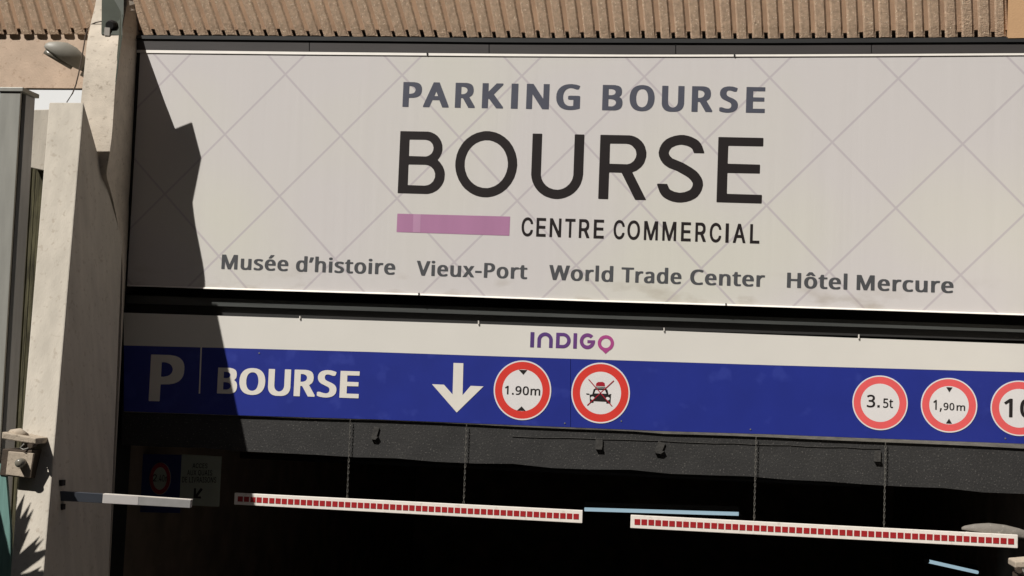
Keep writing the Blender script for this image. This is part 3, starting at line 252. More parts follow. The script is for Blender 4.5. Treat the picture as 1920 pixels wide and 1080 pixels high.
# ------------------------------------------------------------------ materials
M = {}
M['ribs'] = mat('ribbed_concrete', srgb(192, 164, 138), .95, .24, 34, 1.0, 110, spot=srgb(240, 220, 192), spot_scale=62, spot_amt=.8, detail=8)
M['ribs_dark'] = mat('ribbed_concrete_back', srgb(184, 150, 122), .95, .2, 5, .7, 120)
M['plain'] = mat('plain_tan_concrete', srgb(205, 165, 124), .9, .06, 3, .15, 80)
M['beam'] = mat('pale_concrete_beam', srgb(206, 182, 160), .9, .13, 7, .25, 60, spot=srgb(150, 118, 92), spot_scale=30, spot_amt=.35)
M['fin'] = mat('pale_concrete', srgb(193, 182, 167), .9, .12, 9, .3, 90, spot=srgb(120, 105, 90), spot_scale=26, spot_amt=.45)
M['fin2'] = mat('smooth_pale_concrete', srgb(191, 183, 170), .9, .13, 7, .25, 70, spot=srgb(130, 112, 92), spot_scale=24, spot_amt=.3, stretch=(1.4, 1.4, .35), detail=9)
M['flash'] = mat('dark_grey_metal', srgb(66, 62, 61), .55, .12, 4, .04, 30, metal=.0, stretch=(.4, 1, 3))
M['flash2'] = mat('darker_grey_metal', srgb(48, 48, 48), .5, .12, 4, .04, 30, stretch=(.4, 1, 3))
M['black'] = mat('black_steel', srgb(30, 29, 28), .7, .2, 5)
M['rail'] = mat('charcoal_rail', srgb(72, 74, 72), .5, .25, 3, .05, 30, stretch=(.5, 1, 6))
M['lintel'] = mat('charcoal_painted_concrete', srgb(47, 46, 45), .85, .22, 5, .3, 60, spot=srgb(150, 145, 138), spot_scale=75, spot_amt=.28)
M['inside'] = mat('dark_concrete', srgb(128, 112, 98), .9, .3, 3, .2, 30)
M['inside2'] = mat('unpainted_concrete', srgb(190, 172, 152), .9, .25, 3, .2, 30)
M['lip'] = mat('white_aluminium', srgb(232, 226, 218), .45, .05, 8)
M['white'] = mat('white_vinyl', srgb(226, 222, 214), .5, .03, 2)
M['blue'] = mat('blue_vinyl', srgb(34, 48, 140), .45, .09, 3, spot=srgb(60, 74, 165), spot_scale=5, spot_amt=.35)
M['ltr_white'] = mat('white_letter', srgb(232, 226, 216), .5, .03, 6)
M['slate'] = mat('slate_letter', srgb(80, 82, 95), .5, .08, 9)
M['ink'] = mat('black_letter', srgb(33, 26, 26), .45, .08, 9)
M['grey_ltr'] = mat('grey_letter', srgb(80, 81, 84), .5, .1, 9)
M['pink'] = mat('pink_bar', srgb(180, 128, 164), .5, .06, 6, stretch=(1, 1, .1))
M['tape'] = mat('pale_pink', srgb(192, 146, 178), .5, .05, 6)
M['red'] = mat('traffic_red', srgb(222, 62, 52), .45, .05, 9)
M['pale_red'] = mat('faded_red', srgb(238, 98, 98), .45, .05, 9)
M['disc'] = mat('sign_white', srgb(232, 228, 226), .45, .03, 6)
M['sign_ink'] = mat('sign_black', srgb(36, 32, 32), .45, .05, 6)
M['car_red'] = mat('dark_red_print', srgb(170, 30, 50), .45, .05, 6)
M['bar'] = mat('white_bar', srgb(244, 236, 226), .4, .05, 14, spot=srgb(190, 178, 164), spot_scale=24, spot_amt=.35)
M['square'] = mat('red_square', srgb(170, 39, 43), .4, .22, 7, spot=srgb(205, 110, 100), spot_scale=60, spot_amt=.35)
M['barrier'] = mat('barrier_white', srgb(232, 226, 222), .45, .04, 20)
M['barrier_grey'] = mat('barrier_grey', srgb(182, 180, 178), .45, .07, 20)
M['arm_shade'] = mat('barrier_shaded', srgb(70, 74, 82), .5, .1, 8)  # dark copy of the arm colour for the stretch in the pillar's shadow
M['post'] = mat('galvanised_metal', srgb(158, 157, 150), .5, .12, 5, .05, 40, metal=.25, stretch=(4, 4, .5))
M['post_side'] = mat('blue_grey_metal', srgb(176, 178, 182), .5, .12, 5, metal=.2, stretch=(4, 4, .5))
M['slot'] = mat('dark_slot', srgb(38, 32, 28), .8, .2, 6)
M['lamp'] = mat('grey_lamp_plastic', srgb(150, 146, 136), .5, .08, 12)
M['lamp_old'] = mat('dirty_grey_lamp', srgb(122, 116, 108), .7, .15, 14, spot=srgb(170, 164, 154), spot_scale=30, spot_amt=.4)
M['lens'] = mat('lamp_lens', srgb(120, 115, 104), .3, .1, 12)
M['box'] = mat('shaded_grey_green', srgb(60, 65, 55), .7, .18, 6, .1, 40)  # colour darkened to carry the shade lying on the box
M['cable'] = mat('brown_cable', srgb(75, 62, 52), .6, .1, 6)
M['chain'] = mat('steel_chain', srgb(128, 125, 118), .6, .2, 30, metal=.2)
M['moss'] = mat('mossy_wall', srgb(84, 80, 58), .95, .5, 9, .6, 40, stretch=(6, 6, .5), dark=srgb(40, 36, 22))
M['clipm'] = mat('dirty_clip', srgb(62, 60, 57), .8, .4, 30, .3, 60)
M['bracket'] = mat('weathered_bracket', srgb(178, 164, 146), .85, .14, 12, .3, 60, spot=srgb(96, 84, 68), spot_scale=40, spot_amt=.5)
M['bracket_dark'] = mat('rusty_dark_steel', srgb(70, 58, 46), .8, .3, 14, .3, 60)
M['teal'] = mat('teal_paint', srgb(112, 150, 142), .6, .15, 10, stretch=(8, 8, .6))
M['leaf'] = mat('leaf_green', srgb(70, 92, 52), .6, .25, 8)
M['trunk'] = mat('palm_trunk', srgb(96, 80, 60), .95, .3, 10, .5, 30)
M['asphalt'] = mat('asphalt', (.05, .05, .05, 1), .9, .25, 8, .4, 80)
M['pave'] = mat('pavement', (.22, .21, .2, 1), .9, .2, 4, .2, 60)
M['facade'] = mat('street_facade', (.07, .06, .05, 1), .9, .12, 2)
M['glass'] = mat('dark_glass', (.03, .035, .04, 1), .1, .1, 2)
M['far_white'] = mat('pale_far_sign', srgb(186, 192, 178), .6, .06, 8)
M['far_blue'] = mat('far_sign_navy', srgb(44, 54, 120), .6, .06, 8)
M['far_red'] = mat('far_sign_red', srgb(165, 48, 62), .6, .06, 8)
def emit(name, col, st):
    m = bpy.data.materials.new(name); m.use_nodes = True; b = m.node_tree.nodes['Principled BSDF']
    b.inputs['Base Color'].default_value = (.8, .8, .8, 1); b.inputs['Emission Color'].default_value = col; b.inputs['Emission Strength'].default_value = st
    return m
M['tube'] = emit('fluorescent_tube', (.60, .86, 1, 1), .5)

# printed banner: diamond lattice, faint lilac and cream tone, dirt along the foot, slight cloth waves
def banner_mat():
    m = bpy.data.materials.new('printed_banner'); m.use_nodes = True
    nt = m.node_tree; N = nt.nodes; L = nt.links; b = N['Principled BSDF']; b.inputs['Roughness'].default_value = .55
    b.inputs['Specular IOR Level'].default_value = .3
    tc = N.new('ShaderNodeTexCoord'); sp = N.new('ShaderNodeSeparateXYZ'); L.new(tc.outputs['Object'], sp.inputs[0])
    def op(o, a, c=None, clamp=False):
        n = N.new('ShaderNodeMath'); n.operation = o; n.use_clamp = clamp
        for i, q in enumerate((a, c)):
            if q is None: continue
            if isinstance(q, (int, float)): n.inputs[i].default_value = q
            else: L.new(q, n.inputs[i])
        return n.outputs[0]
    X, Z = sp.outputs[0], sp.outputs[2]
    u = op('DIVIDE', op('ADD', X, 0.623), 1.0053); w = op('DIVIDE', op('SUBTRACT', Z, 3.073), 1.034)
    def fam(e, width):
        fr = op('FRACT', op('ADD', e, .5)); dd = op('ABSOLUTE', op('SUBTRACT', fr, .5))
        r = N.new('ShaderNodeMapRange'); r.inputs['From Min'].default_value = width*.55; r.inputs['From Max'].default_value = width*1.25
        r.inputs['To Min'].default_value = 1; r.inputs['To Max'].default_value = 0; L.new(dd, r.inputs['Value']); return r.outputs[0]
    line = op('MAXIMUM', fam(op('ADD', u, w), .0130), fam(op('SUBTRACT', u, w), .0130))
    n1 = N.new('ShaderNodeTexNoise'); n1.inputs['Scale'].default_value = .55; n1.inputs['Detail'].default_value = 1; L.new(tc.outputs['Object'], n1.inputs['Vector'])
    mixc = N.new('ShaderNodeMix'); mixc.data_type = 'RGBA'
    ci = [i for i in mixc.inputs if i.type == 'RGBA']; ci[0].default_value = srgb(217, 214, 204); ci[1].default_value = srgb(215, 210, 208)
    rr = N.new('ShaderNodeMapRange'); rr.inputs['From Min'].default_value = .40; rr.inputs['From Max'].default_value = .60
    L.new(op('ADD', n1.outputs[0], op('MULTIPLY', op('ABSOLUTE', op('ADD', X, 1.1)), .035)), rr.inputs['Value']); L.new(rr.outputs[0], mixc.inputs['Factor'])
    base = [o for o in mixc.outputs if o.type == 'RGBA'][0]
    def mix(fac, a, col):
        k = N.new('ShaderNodeMix'); k.data_type = 'RGBA'; q = [i for i in k.inputs if i.type == 'RGBA']
        L.new(fac, k.inputs['Factor']); L.new(a, q[0]); q[1].default_value = col
        return [o for o in k.outputs if o.type == 'RGBA'][0]
    base = mix(op('MULTIPLY', line, .72), base, srgb(190, 181, 186))
    # faint vertical banding of the cloth
    n4 = N.new('ShaderNodeTexNoise'); n4.inputs['Scale'].default_value = 3; n4.inputs['Detail'].default_value = 4
    mp = N.new('ShaderNodeMapping'); mp.inputs['Scale'].default_value = (3, 1, .12); L.new(tc.outputs['Object'], mp.inputs[0]); L.new(mp.outputs[0], n4.inputs['Vector'])
    r4 = N.new('ShaderNodeMapRange'); r4.inputs['From Min'].default_value = .5; r4.inputs['From Max'].default_value = .75; r4.inputs['To Max'].default_value = .03; L.new(n4.outputs[0], r4.inputs['Value'])
    base = mix(r4.outputs[0], base, srgb(205, 196, 186))
    # dirt along the foot
    n5 = N.new('ShaderNodeTexNoise'); n5.inputs['Scale'].default_value = 2.2; n5.inputs['Detail'].default_value = 6
    mp5 = N.new('ShaderNodeMapping'); mp5.inputs['Scale'].default_value = (1, 1, 2.2); L.new(tc.outputs['Object'], mp5.inputs[0]); L.new(mp5.outputs[0], n5.inputs['Vector'])
    r5 = N.new('ShaderNodeMapRange'); r5.inputs['From Min'].default_value = .52; r5.inputs['From Max'].default_value = .74; L.new(n5.outputs[0], r5.inputs['Value'])
    foot = N.new('ShaderNodeMapRange'); foot.inputs['From Min'].default_value = 2.55; foot.inputs['From Max'].default_value = 2.27; foot.inputs['To Max'].default_value = .75; L.new(Z, foot.inputs['Value'])
    base = mix(op('MULTIPLY', r5.outputs[0], foot.outputs[0]), base, srgb(150, 135, 110))
    L.new(base, b.inputs['Base Color'])
    bp = N.new('ShaderNodeBump'); bp.inputs['Strength'].default_value = .07; bp.inputs['Distance'].default_value = .04; L.new(n4.outputs[0], bp.inputs['Height'])
    n6 = N.new('ShaderNodeTexNoise'); n6.inputs['Scale'].default_value = 150; L.new(tc.outputs['Object'], n6.inputs['Vector'])
    bp2 = N.new('ShaderNodeBump'); bp2.inputs['Strength'].default_value = .25; bp2.inputs['Distance'].default_value = .003; L.new(n6.outputs[0], bp2.inputs['Height']); L.new(bp.outputs[0], bp2.inputs['Normal'])
    L.new(bp2.outputs[0], b.inputs['Normal'])
    return m
M['banner'] = banner_mat()

# ------------------------------------------------------------------ setting: street, ramp
XL, XR = -5.15, 2.95               # entrance opening
g = MB()
g.quad((-400, -400, 0), (400, -400, 0), (400, -9, 0), (-400, -9, 0))
g.quad((-400, -9, 0), (XL-.6, -9, 0), (XL-.6, 600, 0), (-400, 600, 0))
g.quad((XR+.6, -9, 0), (400, -9, 0), (400, 600, 0), (XR+.6, 600, 0))
g.quad((XL-.6, 14, 0), (XR+.6, 14, 0), (XR+.6, 600, 0), (XL-.6, 600, 0))
tag(g.build('ground', M['asphalt']), 'dark street surface in front of the car park entrance', None, kind='structure')
g = MB()
g.quad((XL-.6, -9, .0), (XR+.6, -9, .0), (XR+.6, -.5, -1.5), (XL-.6, -.5, -1.5)); g.quad((XL-.6, -.5, -1.5), (XR+.6, -.5, -1.5), (XR+.6, 13.5, -2.3), (XL-.6, 13.5, -2.3))
tag(g.build('road', M['asphalt']), 'dark asphalt ramp going down into the car park', None, kind='structure')
g = MB(); g.box(-400, 400, -30, -14.5, .002, .006)
tag(g.build('street_road', M['asphalt']), 'asphalt street behind the photographer', None, kind='structure')

# ------------------------------------------------------------------ the building
bld = thing('parking_building', 'brown ribbed concrete building over a dark car park entrance', 'building', (0, 0, 0))
# structural mass: upper wall behind the ribs, side walls, ceiling and back wall of the dark entrance
zt = at(960, 70).z                                                    # foot of the ribbed panels
MB().box(-5.05, 14, .12, 9, zt+.02, 10.49).build('upper_wall', M['ribs_dark'], bld)
MB().box(-14, 10.5, -3.4, 9, 10.5, 13).build('blocker_storey', M['ribs_dark'], bld)  # unseen storey added overhead to keep skylight off the pillars
MB().box(-14, -5.05, .12, .45, zt+.02, 10.49).build('upper_wall', M['ribs_dark'], bld)
MB().box(-5.22, -5.08, .06, 13.5, -2.6, zt+.02).build('side_wall', M['inside'], bld)
MB().box(3.02, 14, .06, 13.5, -2.6, zt+.02).build('side_wall', M['inside'], bld)
MB().box(-5.08, 3.02, 13.2, 13.6, -2.6, zt).build('back_wall', M['inside'], bld)
MB().box(-5.08, 3.02, .5, 13.2, 1.55, 1.8).build('ceiling', M['inside'], bld)
for y, z0 in ((2.2, .72), (5.0, .55), (8.2, .5)):
    MB().box(-5.08, 3.02, y, y+.4, z0+.35, 1.55).build('ceiling_beam', M['inside2'], bld)
for y, z, x0, x1 in ((1.6, .98, -3.0, 3.0), (1.9, .86, -4.0, 3.0), (3.4, .70, -5.0, 1.5)):
    MB().tube([(x0, y, z), (x1, y, z-.01)], .035).build('pipe', M['black'], bld)

# fluted panels: one rib after the other, each a trapezoidal bar cast against the panel
gaps = [10, 37, 62, 87, 113, 138]
gl = [265, 290, 317, 342, 368, 394, 421, 447, 473, 499, 525.7, 552.5, 579, 604, 631, 657.5, 684, 711, 739, 765.7, 792, 818, 845.5, 872.5, 900.5, 927.5, 954, 982.5, 1010, 1037.5, 1064.5, 1092.5, 1121, 1149, 1177, 1206, 1234.5, 1262.5, 1291.5, 1320, 1349, 1378, 1407, 1436, 1466, 1495.5, 1525, 1554.5, 1584.5, 1615, 1645, 1675.5, 1707.5, 1737.5, 1768, 1799, 1830, 1862, 1889]
def foot_row(x): return interp(x, [0, 200, 480, 960, 1440, 1600, 1900], [64, 65, 66.5, 70.5, 72.0, 71.0, 68.5])
def slope(x): return interp(x, [0, 160, 260, 520, 760, 1000, 1130, 1400, 1800, 1900], [.26, .32, .37, .35, .29, .17, .11, .06, .04, .03])
def interp(x, xs, ys):
    if x <= xs[0]: return ys[0]
    for a, b, c, e in zip(xs, xs[1:], ys, ys[1:]):
        if x <= b: return c+(e-c)*(x-a)/(b-a)
    return ys[-1]
allg = [-92, -66, -41, -15] + gaps + [163, 189, 214, 240] + gl
DB, DT = -.028, .035                 # ribs stand off the facade, the wall leans out a little as it rises
def rib_pt(px, k, push):
    """foot (k=0) or head (k=1, well above the frame) of a rib edge at column px"""
    y0 = foot_row(px); p0 = at(px, y0, DB)
    p1 = at(px-slope(px)*(y0+40), -40, DT)
    q = p0 + (p1-p0)*(k*3.4)
    q.y -= push
    return q
joints = {345, 785, 1234.5, 1707.5}
panels = []
edges = [allg[0]] + [g_ for g_ in allg if any(abs(g_-j) < 14 for j in (342, 792, 1234.5, 1707.5))] + [1889]
cur = None
bounds = [allg[0], 240, 342, 792, 1234.5, 1707.5, 1889]
for a, b in zip(bounds, bounds[1:]):
    m_ = MB(); xs = [x for x in allg if a <= x <= b]
    A0 = [rib_pt(x, .031+.006*math.sin(x*1.7), 0) for x in xs]; A1 = [rib_pt(x, 1, 0) for x in xs]
    for i in range(len(xs)-1):
        m_.loft([A0[i], A0[i+1], A0[i+1]+Vector((0, .08, 0)), A0[i]+Vector((0, .08, 0))], [A1[i], A1[i+1], A1[i+1]+Vector((0, .08, 0)), A1[i]+Vector((0, .08, 0))])
    panel = m_.build('ribbed_panel', M['ribs_dark'], bld)
    for i in range(len(xs)-1):
        x0, x1 = xs[i], xs[i+1]; w = x1-x0
        gw = .20 if x0 not in (342, 792, 1234.5, 1707.5) else .30
        l0, r0 = x0+w*(gw/2+.02+.02*random.random()), x1-w*(.08+.03*random.random())
        rag = .012*random.random()
        ring = []
        for k in (0, .06, 1):
            F0, F1, B0, B1 = rib_pt(l0+.13*w, k, .017), rib_pt(r0-.15*w, k, .017), rib_pt(r0, k, -.002), rib_pt(l0, k, -.002)
            if k == 0:
                F0.z -= rag-.006; F1.z -= rag*random.random()-.004
                F0.y += .008; F1.y += .008
            ring.append([F0, F1, B0, B1])
        MB().lofts(ring).build('rib', M['ribs'], panel)
# smooth tan pier closing the ribs on the right
p = [at(1890, 71.5, .02), at(1990, 70, .02)]
MB().loft([p[0], p[1], p[1]+Vector((0, .2, 0)), p[0]+Vector((0, .2, 0))],
          [v+Vector((0, 0, 2)) for v in (p[0], p[1], p[1]+Vector((0, .2, 0)), p[0]+Vector((0, .2, 0)))]).build('smooth_pier', M['plain'], bld)
# dark flashing in two steps above the billboard
fx = [254, 580, 917, 1267, 1634, 1960, 2040]
def row(x, xs, ys): return interp(x, xs, ys)
f1t = lambda x: foot_row(x)+1.0
f1b = lambda x: interp(x, [254, 960, 1440, 1920], [72.5, 79.5, 80.5, 78.5])
f2b = lambda x: interp(x, [254, 600, 960, 1200, 1440, 1700, 1920], [93, 97, 100.5, 102, 101.5, 100.5, 99])
for a, b in zip(fx, fx[1:]):
    n = 4; xs = [a+(b-a)*i/n for i in range(n+1)]
    m1, m2 = MB(), MB()
    for x0, x1 in zip(xs, xs[1:]):
        m1.slab([at(x0, f1t(x0), .016), at(x1, f1t(x1), .016), at(x1, f1b(x1), .016), at(x0, f1b(x0), .016)], .06)
        if a < 1960:
            e0 = .8 if x0 == a else 0; e1 = .8 if x1 == b else 0
            m2.slab([at(x0+e0, f1b(x0)+1.6, .004), at(x1-e1, f1b(x1)+1.6, .004), at(x1-e1, f2b(x1)+.2, .004), at(x0+e0, f2b(x0)+.2, .004)], .05)
    m1.build('upper_flashing', M['flash2'], bld); 
    if m2.v: m2.build('flashing_panel', M['flash'], bld)
MB().box(at(254, 80).x, 3.0, .065, .12, zt-.35, zt+.03).build('flashing_backing', M['black'], bld)
# dark recess and rail between the two signs
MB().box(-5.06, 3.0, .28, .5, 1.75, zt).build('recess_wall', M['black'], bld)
MB().slab([at(236, 553, -.055), at(1960, 612, -.055), at(1960, 624.5, -.055), at(236, 568, -.055)], .10).build('rail', M['rail'], bld)
MB().slab([at(236, 568.3, -.09), at(1960, 624.8, -.09), at(1960, 640, -.09), at(236, 590, -.09)], .05).build('rail', M['black'], bld)
# charcoal lintel beam under the blue sign
LD = -.052
lint = MB()
nl = 24
for i in range(nl):
    xa, xb = 228+(1990-228)*i/nl, 228+(1990-228)*(i+1)/nl
    rt = lambda x: 760+(x-228)*.035
    rb = lambda x: interp(x, [228, 480, 960, 1400, 1920, 2000], [833, 847, 872, 894, 926, 931])
    wob = lambda x: 1.6*math.sin(x*.031)+1.0*math.sin(x*.11)
    lint.slab([at(xa, rt(xa), LD), at(xb, rt(xb), LD), at(xb, rb(xb)+wob(xb), LD), at(xa, rb(xa)+wob(xa), LD)], .45)
lintel = lint.build('lintel', M['lintel'], bld)
for x, y, w, h, tilt in ((703, 812, 10, 22, .25), (1123, 833, 13, 17, 0), (1237, 839, 13, 20, .35), (1645, 855, 12, 18, 0)):
    c = at(x, y, LD+.014); s_ = 1/228
    pts = [(-w/2, h/2), (w/2, h/2), (w/2, -h/2), (-w/2, -h/2)]
    rot = [(a*math.cos(tilt)+b*math.sin(tilt), -a*math.sin(tilt)+b*math.cos(tilt)) for a, b in pts]
    o = MB().slab([c+Vector((a*s_, 0, b*s_)) for a, b in rot], .014)
    o.slab([c+Vector((a*s_*.9, -.014, (b*.25-h*.42)*s_)) for a, b in rot], .03)
    o.build('clip', M['clipm'], lintel)
wr = [at(960+i*34.5, 818+i*1.15+random.uniform(-1, 1)*.9, LD+.005) for i in range(21)]
MB().tube(wr, .0025, 5).build('wire', M['clipm'], lintel)
# black steel post along the left end of both signs
MB().slab([at(250, 70, .0), at(262.5, 70, .0), at(236, 548, .0), at(222, 548, .0)], .3).build('edge_post', M['black'], bld)
MB().slab([at(223, 552, -.06), at(236, 552, -.06), at(203, 1100, -.06), at(190, 1100, -.06)], .3).build('edge_post', M['black'], bld)

# ------------------------------------------------------------------ pale beam and bits on the left
bm_ = thing('concrete_beam', 'pale sunlit concrete beam under the brown ribs on the left', 'beam', at(60, 165, -.02))
MB().slab([at(-160, 60, -.05), at(262, 60, -.05), at(262, 166.5, -.05), at(-160, 164.5, -.05)], .05).build('beam_body', M['beam'], bm_, bevel=.004)
MB().slab([at(-160, 164.7, -.058), at(240, 166.7, -.058), at(240, 168.2, -.058), at(-160, 166.1, -.058)], .03).build('shadow_line', M['cable'], bm_)  # thin brown strip standing in for the shadow line under the beam

blk = thing('concrete_block', 'short pale concrete block between metal post and leaning pillar', 'block', at(80, 318, .25))
MB().slab([at(58, 206, .25), at(120, 204, .25), at(112, 326, .25), at(56, 314, .25)], .25).build('block_body', M['fin2'], blk, bevel=.006)
mw_ = thing('mossy_wall', 'olive streaked wall below the pale block beside the metal post', 'wall', at(60, 800, .12))
m_ = MB()
for i in range(14):
    x0 = at(20+i*7.5, 500, .12).x; h = random.uniform(-.02, .02)
    m_.box(x0, x0+.031, -.12-abs(h), .1, -1.6, at(70, 312, .12).z)
m_.build('wall_body', M['moss'], mw_)

# ------------------------------------------------------------------ leaning concrete pillars
def lean(px_top, d_top, px_bot, d_bot):
    a, b = at(*px_top, d_top), at(*px_bot, d_bot); return lambda z: a+(b-a)*((a.z-z)/(a.z-b.z))
A_R = lean((157, 192), .95, (85, 1040), 2.08)
A_L = lean((92, 189), .95, (22, 1040), 2.08)
zA = at(157, 192, .95).z
pa = thing('concrete_pillar', 'leaning pale concrete pillar with square cut top and dark shaded side', 'pillar', Vector((A_R(-1.6).x, A_R(-1.6).y, -1.6)), 'pale leaning concrete pillars')
def strut(fr, fl, m, parent):
    bd_ = lambda z: .30+(2.87-z)*.266                       # rear face of the strut, metres in front of the facade
    zs = [zA, 2.1, .9, -.4, -1.6]; rings = []
    for i, z in enumerate(zs):
        zb = 2.626 if i == 0 else min(z, 2.62)
        R_, L_, Rb, Lb = fr(z), fl(z), fr(zb), fl(zb)
        rings.append([Vector((R_.x, R_.y, z)), Vector((L_.x, L_.y, z)), Vector((Lb.x, -bd_(zb), zb)), Vector((Rb.x, -bd_(zb), zb))])
    MB().lofts(rings).build('shaft', m, parent, bevel=.010)
strut(A_R, A_L, M['fin2'], pa)

B_pts = [  # right front edge (px, row, d), left front column, column where the right face meets the facade
    (243, -60, .02, 186, 262), (239, 0, .07, 180, 259), (232, 40, .20, 171, 257), (225, 80, .42, 163, 256), (222, 110, .51, 160, 254), (217, 150, .58, 156, 252),
    (214, 190, .62, 152, 250), (210, 250, .70, 147, 247), (205, 290, .72, 142, 245), (200, 328, .71, 138, 243), (207, 356, .60, 145, 241), (216, 395, .48, 150, 240), (228, 470, .38, 160, 236), (229, 560, .46, 160, 231), (221, 760, .69, 150, 220), (205, 1080, 1.06, 130, 203)]
def crom(P, n):
    out = []
    for k in range(len(P)-1):
        a, p, q, c = P[max(k-1, 0)], P[k], P[k+1], P[min(k+2, len(P)-1)]
        for i in range(n):
            t = i/n
            out.append(tuple(.5*(2*p[j]+(-a[j]+q[j])*t+(2*a[j]-5*p[j]+4*q[j]-c[j])*t*t+(-a[j]+3*p[j]-3*q[j]+c[j])*t**3) for j in range(len(p))))
    return out+[P[-1]]
rings = []
for x, y, d, xl, xb in crom(B_pts, 4):
    R_ = at(x, y, d); L_ = at(xl, y, d); L_.z = R_.z
    Rb = at(xb, y, .01); Rb.z = R_.z
    rings.append([R_, L_, Vector((min(L_.x, Rb.x-.2), .02, R_.z)), Vector((Rb.x, .02, R_.z))])
rings.append([Vector((p.x, p.y, -1.6)) for p in rings[-1]])
pb = thing('concrete_pillar', 'tall stained concrete pillar carrying the street lamp, behind the square topped one', 'pillar', rings[-1][0], 'pale leaning concrete pillars')
MB().lofts(rings).build('shaft', M['fin'], pb, smooth=False)

# mirrored pillar standing just outside the right of the picture
mir = lambda v: Vector((-2.26-v.x, v.y, v.z))
pc = thing('concrete_pillar', 'leaning concrete pillar just past the right end of the entrance', 'pillar', mir(A_R(-1.6)), 'pale leaning concrete pillars')
strut(lambda z: mir(A_R(z)), lambda z: mir(A_L(z)), M['fin2'], pc)

# grey green box with a floodlight on the tall pillar
eb = thing('equipment_box', 'grey green metal box with small floodlight high on the tall pillar', 'box', at(212, 66, .45))
MB().loft([at(191, -40, .06), at(233, -40, .05), at(231.5, 30, .185), at(227, 66, .35), at(190, 64, .36), at(190.5, 30, .19)],
          [at(191, -40, .0), at(233, -40, .0), at(231.5, 30, .1), at(227, 66, .28), at(190, 64, .28), at(190.5, 30, .1)]).build('housing', M['box'], eb, bevel=.004)
fl = [at(226, 86, .415), at(228.5, 23, .54), at(229.8, 66, .605), at(217, 162, .585), at(219, 130, .5)]
MB().loft(fl, [p+Vector((-.010, .002, 0)) for p in fl]).build('side_flange', M['box'], eb)
cc = at(208, 47, .31)
MB().tube([cc+Vector((0, .06, .01)), cc, cc+Vector((0, -.03, -.01))], [.04, .045, .035], 14).build('floodlight', M['black'], eb, smooth=False)
MB().slab([at(196, 51, .345), at(206, 52, .345), at(205, 67, .37), at(195, 66, .37)], .05).build('bracket', M['lamp_old'], eb)
cb = [(232, 60, .3)]
cable = [(196, 40, .24), (188, 40.5, .24), (180, 42, .235), (171, 46, .225), (164, 54, .24), (160, 68, .27), (158, 82, .30), (154, 105, .33), (150, 125, .36), (147, 140, .38), (142, 160, .4), (136, 175, .42), (125, 192, .44)]
tag(MB().tube([at(*c) for c in cable], .0055, 6).build('cable', M['cable']), 'thin brown cable looping from the box down past the street lamp', 'cable')

# cobra head street lamps
def cobra(tip, root, w, h, up, name_label, grp, hm='lamp', lm='lens'):
    t = thing('street_lamp', name_label, 'lamp', root, grp)
    ax = (root-tip); Ln = ax.length; ax.normalize()
    side = ax.cross(up).normalized(); upv = side.cross(ax).normalized()
    rings, lens = [], []
    prof = [(0, .18, .20), (.05, .42, .42), (.18, .80, .72), (.38, 1, 1), (.6, .98, 1.02), (.8, .72, .85), (.92, .5, .66), (1, .42, .6)]
    for s_, ww, hh in prof:
        c = tip+ax*(Ln*s_); r = []
        for k in range(14):
            a = 2*math.pi*k/14; yy = math.sin(a)
            r.append(c+side*(w*ww*math.cos(a))+upv*((h*hh*yy) if yy > 0 else h*.28*hh*yy))
        rings.append(r)
    MB().lofts(rings).build('housing', M[hm], t, smooth=True)
    lr = []
    for s_, ww in ((.06, .3), (.2, .72), (.4, .88), (.62, .8), (.72, .6)):
        c = tip+ax*(Ln*s_)-upv*(h*.26); lr.append([c+side*(w*ww*math.cos(2*math.pi*k/12))+upv*(h*.22*math.sin(2*math.pi*k/12)) for k in range(12)])
    MB().lofts(lr).build('lens', M[lm], t, smooth=True)
    MB().tube([root-ax*.02, root+ax*.16], h*.5, 10).build('arm', M[hm], t)
    return t
cobra(at(83, 86, .30), at(161, 132, .10), .085, .125, Vector((.32, -.25, 1)), 'grey street lamp head on the tall stained pillar at upper left', 'street lamp heads')
cobra(at(1803, 992, -.085), at(1935, 1009, -.085), .045, .075, Vector((0, 0, 1)), 'grey street lamp head behind the right end of a clearance bar', 'street lamp heads', 'lamp_old', 'lamp_old')

# galvanised post with cap at far left
PD = .86
ps = thing('metal_post', 'galvanised metal post with flat cap at the left edge', 'post', at(10, 800, PD))
zp = at(20, 172, PD).z
x0, x1 = at(-14, 400, PD).x, at(25.5, 400, PD).x
MB().box(x0, x1, -PD, -PD+.022, -1.6, zp).build('front_section', M['post'], ps, bevel=.004)
MB().box(x0+.02, x1-.035, -PD+.022, -PD+.10, -1.6, zp-.01).build('slot', M['slot'], ps)
MB().box(x0, x1-.004, -PD+.10, -PD+.255, -1.6, zp-.002).build('rear_section', M['post_side'], ps, bevel=.004)
MB().box(x0-.02, x1+.022, -PD-.012, -PD+.275, zp+.001, zp+.035).build('cap', M['post'], ps, bevel=.004)

# teal painted sheet at the lower left and a yucca whose leaves throw the jagged shadow
tl = MB().slab([at(-60, 868, 1.98), at(9, 870, 1.98), at(20, 1000, 1.98), at(20, 1130, 1.98), at(-60, 1130, 1.98)], .03)
tag(tl.build('teal_panel', M['teal']), 'teal painted sheet at the bottom left corner under the metal post', 'panel')

